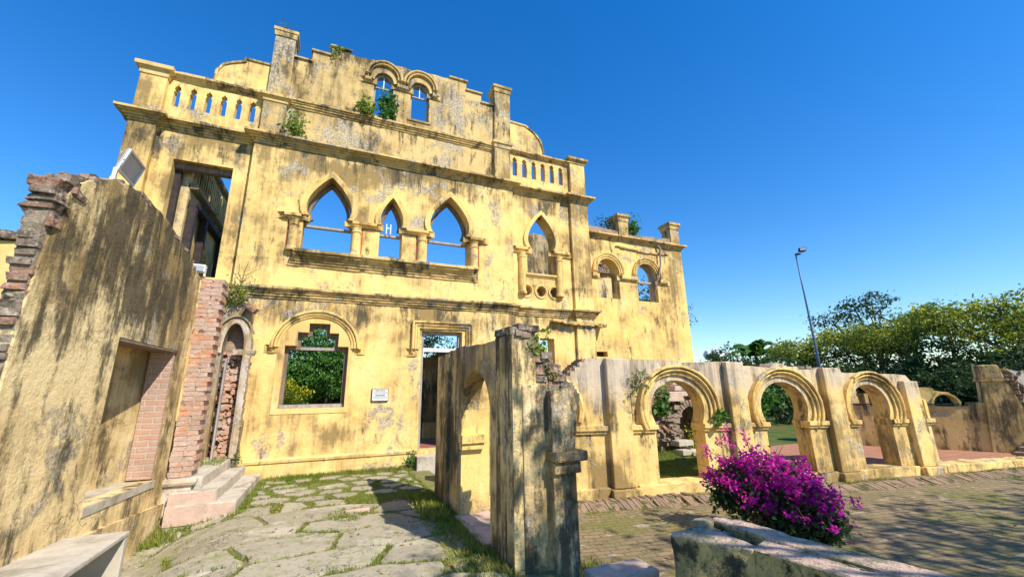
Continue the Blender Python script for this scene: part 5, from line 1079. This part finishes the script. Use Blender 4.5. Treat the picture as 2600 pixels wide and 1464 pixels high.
# the tree that shades the court, behind and to the right of the viewer
tree('tree', 'large broad shade tree on the near side of the brick court', (11.5, -6.5, -0.3), [(-6.6, 3.9, 7.5, 0.8, 0.8, 0.5), (-6.0, 3.2, 7.5, 0.9, 0.7, 0.5), (-6.6, 3.9, 7.3, 0.8, 0.8, 0.5), (-6.3, 3.6, 7.6, 0.8, 0.8, 0.5), (-3.2, 2.6, 7.4, 1.8, 1.8, 0.9), (-2.0, 1.8, 7.2, 2.6, 2.2, 1.0), (0.8, 1.6, 7.2, 2.8, 2.2, 1.0), (3.6, 2.0, 7.0, 2.6, 2.0, 1.0), (-3, -1, 7.6, 3, 2.2, 1.2), (1, -1.5, 8, 3.2, 2.4, 1.2), (6.2, 2.4, 7.0, 2.2, 2.0, 0.9)], 'leaf_mid', 270, 34, 0.24, 61, 0.35, None, spread=0.42)

# ------------------------------------------------------------------ bougainvillea
rnd = random.Random(300); bgv = thing('bougainvillea', 'magenta bougainvillea bush, tree shade coloured into its darker bracts, growing in the brick court', 'bush', (5.5, 4.15, -0.3))
def ray_(cx, cy, cz, s): return (cx, cy, cz, s[0], s[1], s[2])
LB = [(5.28, 4.50, 0.40, 0.34, 0.34, 0.26), (5.50, 4.24, 0.48, 0.36, 0.36, 0.26), (5.66, 4.02, 0.36, 0.36, 0.36, 0.28), (5.84, 3.80, 0.18, 0.30, 0.30, 0.26), (5.40, 4.36, 0.22, 0.36, 0.36, 0.26), (5.70, 4.05, 0.08, 0.40, 0.36, 0.26), (5.92, 3.72, 0.02, 0.22, 0.24, 0.2), (5.20, 4.66, 0.30, 0.22, 0.22, 0.16)]
LB = [(5.52 + (a - 5.52) * 0.93, 4.2 + (b - 4.2) * 0.93, c * 0.95 - 0.01, d * 0.9, e * 0.9, f * 0.92) for a, b, c, d, e, f in LB]
mb = MB()
for i in range(46):
    l = rnd.choice(LB); e = Vector(l[:3]) + unit(rnd) * 0.32; b = Vector((5.55 + rnd.uniform(-.12, .12), 4.12 + rnd.uniform(-.12, .12), -0.3)); mb.tube([b, b.lerp(e, .5) + unit(rnd) * .1, e], [0.014, 0.010, 0.004], 5)
for e in [(5.5 + rnd.gauss(0, .34) * .78, 4.2 - rnd.gauss(0, .3) * .6, rnd.uniform(0.3, 0.85)) for _ in range(26)] + list(((5.30, 4.52, 1.0), (5.22, 4.60, 0.86), (5.10, 4.74, 0.74), (6.12, 3.40, 0.25), (5.05, 4.85, 0.52), (6.0, 3.55, 0.55), (5.42, 4.35, 0.98))):
    e = Vector(e); b = Vector((5.5, 4.2, 0.2)); mb.tube([b, b.lerp(e, .5) + Vector((0, 0, .06)), e], [0.010, 0.008, 0.003], 5)
mb.build('branches', 'twig', bgv)
L = Leaves(); crown(L, [(a, b, c - 0.10, d * 0.92, e * 0.92, f * 1.2) for a, b, c, d, e, f in LB] + [(5.75, 3.95, -0.15, 0.42, 0.36, 0.16)], 420, 16, 0.075, rnd, spread=0.08, asp=0.62, flat=0.9); L.build('leaves', 'leaf_dark', bgv)
def petals(lobes, ncl, mat, zmin, zoff):
    L = Leaves()
    for i in range(ncl):
        l = rnd.choice(lobes); d = unit(rnd)
        if d.z < zmin: d.z = -d.z * rnd.random()
        d.normalize(); c = Vector((l[0] + d.x * l[3] * 1.02, l[1] + d.y * l[4] * 1.02, l[2] + zoff + d.z * l[5] * 1.05))
        for j in range(rnd.randint(16, 34)): L.leaf(c + Vector((rnd.gauss(0, .05), rnd.gauss(0, .05), rnd.gauss(0, .045))), unit(rnd) + d * 0.4 + Vector((0, 0, .3)), rnd.uniform(.035, .062), rnd, 0.8)
    return L.build('blossom', mat, bgv)
petals(LB[:3] + LB[7:] + [LB[4]], 95, 'magenta', -0.3, 0.02)
petals(LB[1:7], 105, 'shaded_magenta', -0.35, 0.0)
petals(LB[2:7], 26, 'magenta', -0.5, 0.0)
L = Leaves()
for e in ((5.30, 4.52, 1.0), (5.22, 4.60, 0.86), (5.27, 4.54, 0.90), (5.10, 4.74, 0.74), (5.42, 4.35, 0.95), (5.13, 4.72, 0.66), (5.45, 4.32, 0.84), (5.33, 4.48, 0.80)):
    for j in range(26): L.leaf(Vector(e) + Vector((rnd.gauss(0, .032), rnd.gauss(0, .032), rnd.gauss(0, .045))), unit(rnd), rnd.uniform(.028, .048), rnd, 0.8)
L.build('blossom', 'magenta', bgv)

mb = MB(); L = Leaves(); Lf = Leaves()
for i in range(22):                                        # arching sprays with bracts at their tips
    l = rnd.choice(LB); d = unit(rnd); d.z = abs(d.z) * 0.8 + 0.1; d.normalize(); b = Vector(l[:3]) + d * l[3] * 0.7; e = b + d * rnd.uniform(0.22, 0.42) - Vector((0, 0, 0.06)); m_ = b.lerp(e, .5) + Vector((0, 0, .07))
    mb.tube([b, m_, e], [0.006, 0.005, 0.002], 4)
    for j in range(rnd.randint(8, 22)): L.leaf(e + Vector((rnd.gauss(0, .035), rnd.gauss(0, .035), rnd.gauss(0, .035))), unit(rnd), rnd.uniform(.03, .055), rnd, 0.8)
    for j in range(9): Lf.leaf(b.lerp(m_, rnd.random()) + Vector((rnd.gauss(0, .03), rnd.gauss(0, .03), rnd.gauss(0, .03))), unit(rnd), 0.06, rnd, 0.6)
for i in range(170): L.leaf(Vector((5.55 + rnd.gauss(0, .5), 4.0 + rnd.gauss(0, .42), -0.278)), Vector((rnd.gauss(0, .2), rnd.gauss(0, .2), 1)), rnd.uniform(.025, .04), rnd, 0.8)
mb.build('branches', 'twig', bgv); L.build('blossom', 'magenta', bgv); Lf.build('leaves', 'leaf_mid', bgv)

# ------------------------------------------------------------------ small plants growing on the masonry
def sprig(name, label, base, tips, mat, per, size, seed, asp=0.5, sp=0.05, cat='plant', stem=0.008, group=None, along=0.35):
    rnd = random.Random(seed); t = thing(name, label, cat, base, group); mb = MB(); L = Leaves(); b = Vector(base)
    for e in tips:
        e = Vector(e); m_ = b.lerp(e, .5) + unit(rnd) * (e - b).length * 0.12; mb.tube([b, m_, e], [stem, stem * .75, stem * .4], 5)
        for j in range(per):
            f = rnd.uniform(along, 1.05); p = (b.lerp(m_, f * 2) if f < .5 else m_.lerp(e, f * 2 - 1)) + Vector((rnd.gauss(0, sp), rnd.gauss(0, sp), rnd.gauss(0, sp)))
            L.leaf(p, unit(rnd) + Vector((0, -.5, .5)), size * rnd.uniform(.6, 1.3), rnd, asp)
    mb.build('stems', 'twig', t); L.build('leaves', mat, t); return t
def around(c, r, n, seed):
    rnd = random.Random(seed); return [(c[0] + rnd.uniform(-1, 1) * r[0], c[1] + rnd.uniform(-1, 0.3) * r[1], c[2] + rnd.uniform(-1, 1) * r[2]) for _ in range(n)]
sprig('shrub', 'leafy vine shrub rooted on the cornice below the left gable pillar', (-1.30, 9.72, 7.48), around((-1.28, 9.70, 7.90), (0.22, .08, 0.34), 12, 1), 'leaf_lime', 26, 0.10, 1, sp=.07, cat='shrub')
sprig('fig_sapling', 'young fig plant growing in the left attic window', (0.72, 9.95, 8.70), around((0.72, 9.88, 9.25), (0.22, .06, 0.45), 12, 2), 'leaf_mid', 20, 0.14, 2, asp=.6, sp=.07)
sprig('fig_sapling', 'low fig plant on the string course beside the left attic window', (0.30, 9.86, 8.64), around((0.25, 9.84, 8.92), (0.26, .05, 0.26), 9, 3), 'leaf_lime', 18, 0.11, 3, asp=.6, sp=.06)
sprig('weeds', 'wispy weeds on top of the left gable pillar', (-1.80, 10.1, 10.56), [(-2.02, 10.05, 10.86), (-1.95, 10.1, 10.95), (-1.80, 10.0, 10.85), (-1.62, 10.0, 10.84), (-1.52, 10.0, 10.72), (-1.88, 10.0, 10.75)], 'leaf_mid', 9, 0.05, 4, sp=.03)
sprig('vine', 'small vine hanging from the second gable step', (-0.66, 9.93, 10.5), [(-0.68, 9.92, 10.2), (-0.62, 9.93, 10.15), (-0.82, 9.92, 10.3), (-0.48, 9.92, 10.42), (-0.70, 9.9, 10.05)], 'leaf_lime', 14, 0.08, 5, sp=.05, along=.1)
sprig('fern', 'tiny green tuft on the sill of the triple window', (1.04, 9.56, 4.70), [(1.02, 9.53, 4.62), (1.07, 9.53, 4.60), (1.0, 9.54, 4.74), (1.08, 9.54, 4.75)], 'leaf_lime', 9, 0.05, 6, sp=.03, along=.1)
sprig('fern', 'bright fern hanging over the broken doorway top', (-1.92, 9.40, 3.52), around((-1.88, 9.35, 3.58), (0.30, .12, 0.24), 16, 7), 'leaf_lime', 26, 0.06, 7, sp=.05)
sprig('weeds', 'wispy dry weeds on the string course at the facade corner', (-1.9, 9.65, 3.85), [(-1.98, 9.6, 4.25), (-1.82, 9.6, 4.32), (-1.62, 9.6, 4.18), (-2.1, 9.65, 4.1), (-1.72, 9.6, 4.05)], 'leaf_lime', 16, 0.035, 8, sp=.04)
sprig('shrub', 'airy shrub left of the inner chimney pier on the wing roof', (8.05, 10.35, 6.6), around((7.72, 10.3, 7.02), (0.30, .1, 0.22), 9, 9), 'leaf_dark', 20, 0.09, 9, sp=.07, cat='shrub')
sprig('shrub', 'dense shrub right of the inner chimney pier on the wing roof', (8.72, 10.3, 6.55), around((8.85, 10.25, 6.98), (0.30, .1, 0.34), 14, 10), 'leaf_mid', 26, 0.11, 10, sp=.07, cat='shrub')
sprig('fern', 'dark fern sticking out beyond the right corner of the wing', (10.85, 10.4, 3.95), [(11.1, 10.2, 4.25), (11.2, 10.2, 4.0), (11.15, 10.2, 3.8), (11.0, 10.2, 3.65), (11.05, 10.2, 4.4)], 'leaf_dark', 16, 0.10, 11, sp=.05, asp=.3)
sprig('plant', 'fresh green sapling on the broken brick end of the foreground wall', (1.98, 4.0, 1.98), around((1.95, 3.92, 2.12), (0.17, .08, 0.15), 13, 12), 'leaf_lime', 18, 0.075, 12, sp=.035, asp=.6)
sprig('fern', 'small fern tuft lower down the broken brick slope', (2.10, 3.92, 1.72), around((2.12, 3.86, 1.80), (0.08, .05, 0.07), 8, 13), 'leaf_lime', 10, 0.035, 13, sp=.02)
fp = FARC(0.72, 1.74, 0.08); sprig('fern', 'arching fern at the upper left of the first arch', tuple(fp), [tuple(fp + Vector(d)) for d in ((-.30, -.05, .02), (-.28, -.1, .16), (-.15, -.1, .24), (.05, -.1, .22), (.16, -.1, .1), (-.22, -.1, -.14), (.1, -.1, -.12), (-.32, -.1, -.2))], 'leaf_mid', 26, 0.06, 14, sp=.025, asp=.3)
fp = FARC(2.40, 0.96, 0.06); sprig('plant', 'broad leaved plant on the impost right of the first arch', tuple(fp), [tuple(fp + Vector(d)) for d in ((-.14, -.05, .1), (-.05, -.08, .26), (.12, -.08, .2), (.18, -.05, .08), (0, -.1, .14), (-.1, -.1, -.02))], 'leaf_mid', 8, 0.12, 15, sp=.03, asp=.7)
sprig('plant', 'big leaved plant beside the ruined staircase', (8.0, 8.75, 0.95), around((7.95, 8.7, 1.45), (0.3, .1, 0.4), 12, 16), 'leaf_mid', 12, 0.17, 16, sp=.06, asp=.6)
sprig('weeds', 'yellow weeds heaped in the dark brick vault', (9.3, 8.9, -0.1), around((9.25, 8.8, 0.35), (0.42, .15, 0.36), 22, 17), 'leaf_yellow', 20, 0.07, 17, sp=.08)
sprig('weeds', 'bare bent twig on top of the left wall', (-2.58, 5.9, 4.05), [(-2.57, 5.9, 4.36)], 'leaf_dark', 2, 0.03, 18, stem=.006)
sprig('weeds', 'green weed clump at the foot of the door jamb', (1.72, 9.66, 0.02), around((1.70, 9.62, 0.28), (0.10, .06, 0.16), 9, 19), 'leaf_mid', 12, 0.07, 19, sp=.04)
sprig('weeds', 'broad leaved weeds at the corner of the left wall and the steps', (-2.02, 7.9, -0.1), around((-2.02, 7.85, 0.10), (0.20, .3, 0.12), 16, 20), 'leaf_mid', 22, 0.05, 20, sp=.06)
sprig('weeds', 'weeds on the ledge of the brick jamb', (-2.30, 8.5, 0.32), around((-2.28, 8.46, 0.36), (0.10, .04, 0.10), 7, 21), 'leaf_lime', 9, 0.04, 21, sp=.03)
sprig('weeds', 'green weeds growing at the top of the steps', (-1.55, 9.42, 0.48), around((-1.52, 9.38, 0.55), (0.09, .05, 0.12), 7, 22), 'leaf_mid', 9, 0.04, 22, sp=.03)

# ------------------------------------------------------------------ grass (nobody could count it)
rnd = random.Random(400); L = Leaves()
def tuft(x, y, z, h, n, lean=0.5):
    for _ in range(n):
        a = rnd.uniform(0, 6.283); hh = h * rnd.uniform(.5, 1.2); wd = rnd.uniform(.003, .0055); dx, dy = math.cos(a), math.sin(a); l = hh * lean * rnd.random()
        bx, by = x + rnd.gauss(0, .02), y + rnd.gauss(0, .02); b0 = len(L.v)
        L.v += [(bx - dy * wd, by + dx * wd, z), (bx + dy * wd, by - dx * wd, z), (bx + dx * l * .4 + dy * wd * .6, by + dy * l * .4 - dx * wd * .6, z + hh * .6), (bx + dx * l, by + dy * l, z + hh)]
        L.f.append((b0, b0 + 1, b0 + 2, b0 + 3))
for i in range(36000):
    x, y = rnd.uniform(-3.2, 1.66), rnd.uniform(2.5, 9.72)
    if x < -1.15 and y > 7.35: continue
    if -1.95 > x: continue
    dens = (0.75 if y > 7.2 else 0.5) + 0.9 * n2(x, y, 0.9, 7)
    edge = y > 9.45 or (x < -1.0 and y > 7.3) or (x > 1.2 and 3.8 < y < 7.2)
    if rnd.random() > (0.95 if edge else dens): continue
    if onstone(x, y) and not (rnd.random() < (0.5 if edge else 0.9) and n2(x, y, 1.6, 12) > (-1 if edge else 0.34)): continue
    tuft(x, y, pz(x, y) - 0.004, (0.026 + 0.03 * max(0, n2(x, y, 1.1, 3)) if not edge else 0.06), 6, 0.9)
for i in range(900): x = rnd.gauss(-2.05, 0.14); y = rnd.uniform(7.0, 8.5); tuft(x, y, pz(x, y), 0.11, 6)
for i in range(700): y = rnd.uniform(3.9, 7.2); tuft(1.62 - abs(rnd.gauss(0, .10)), y, 0, 0.08, 6)
for i in range(260): tuft(1.50 - abs(rnd.gauss(0, .12)), rnd.uniform(5.6, 6.9), 0, 0.15, 6)
for i in range(500): tuft(rnd.uniform(-1.0, 2.0), 9.72 - abs(rnd.gauss(0, .07)), 0, 0.09, 6)
for i in range(120): tuft(rnd.uniform(-2.1, -1.65), rnd.uniform(8.6, 9.3), 0.48, 0.05, 5)
for i in range(5200):
    x, y = rnd.uniform(5.2, 11.5), rnd.uniform(6.7, 9.7)
    if y < 7.15 - 0.187 * (x - 4.85): continue
    tuft(x, y, cz(x, y), 0.07, 4)
for i in range(1500):
    u = rnd.uniform(-1.2, 11); o_ = rnd.choice((0.22, 0.3, 0.50, 0.85)) + rnd.gauss(0, .04)
    if n2(u, o_, 1.2, 5) < 0.02: continue
    p = AOv + AUv * u + AN * o_; tuft(p.x, p.y, -0.30, 0.045, 5)
for i in range(500):
    x, y = rnd.gauss(2.55, 0.16), rnd.gauss(4.25, 0.22); tuft(x, y, -0.3, 0.06, 5)
g_ = L.build('grass', 'grass', None); g_['kind'] = 'stuff'
rnd = random.Random(410); L = Leaves()
for i in range(420):
    if i < 150: x, y = rnd.uniform(-1.6, 1.6), rnd.uniform(3.2, 9.6); z = pz(x, y) + 0.028
    else: x, y = rnd.uniform(2.4, 12), rnd.uniform(2.0, 6.4); z = -0.276
    L.leaf(Vector((x, y, z)), Vector((rnd.gauss(0, .3), rnd.gauss(0, .3), 1)), rnd.uniform(.03, .07), rnd, .5)
M['dry_leaf'] = leafmat('dry_leaves', (0.34, 0.22, 0.08), (0.22, 0.13, 0.05), (0.42, 0.34, 0.16), 0.1, 0.8)
g_ = L.build('fallen_leaves', 'dry_leaf', None); g_['kind'] = 'stuff'
# cloud low over the trees
mb = MB(); rnd = random.Random(9)
import itertools
me = bpy.data.meshes.new('cloud'); bm = bmesh.new()
for i in range(16):
    mt = Matrix.Translation((at(49.9, 700)[0] + rnd.gauss(0, 9), at(49.9, 700)[1] + rnd.gauss(0, 9), 50 + rnd.gauss(0, 2.5))) @ Matrix.Scale(rnd.uniform(4, 8), 4)
    bmesh.ops.create_icosphere(bm, subdivisions=3, radius=1.0, matrix=mt)
for v in bm.verts: v.co += Vector((mnoise.noise(v.co * .15), mnoise.noise(v.co * .15 + Vector((9, 0, 0))), mnoise.noise(v.co * .2))) * 3.0
bm.to_mesh(me); bm.free(); me.polygons.foreach_set('use_smooth', [True] * len(me.polygons)); me.materials.append(M['whitepaint'])
co = bpy.data.objects.new('cloud', me); COL.objects.link(co); struct(co)
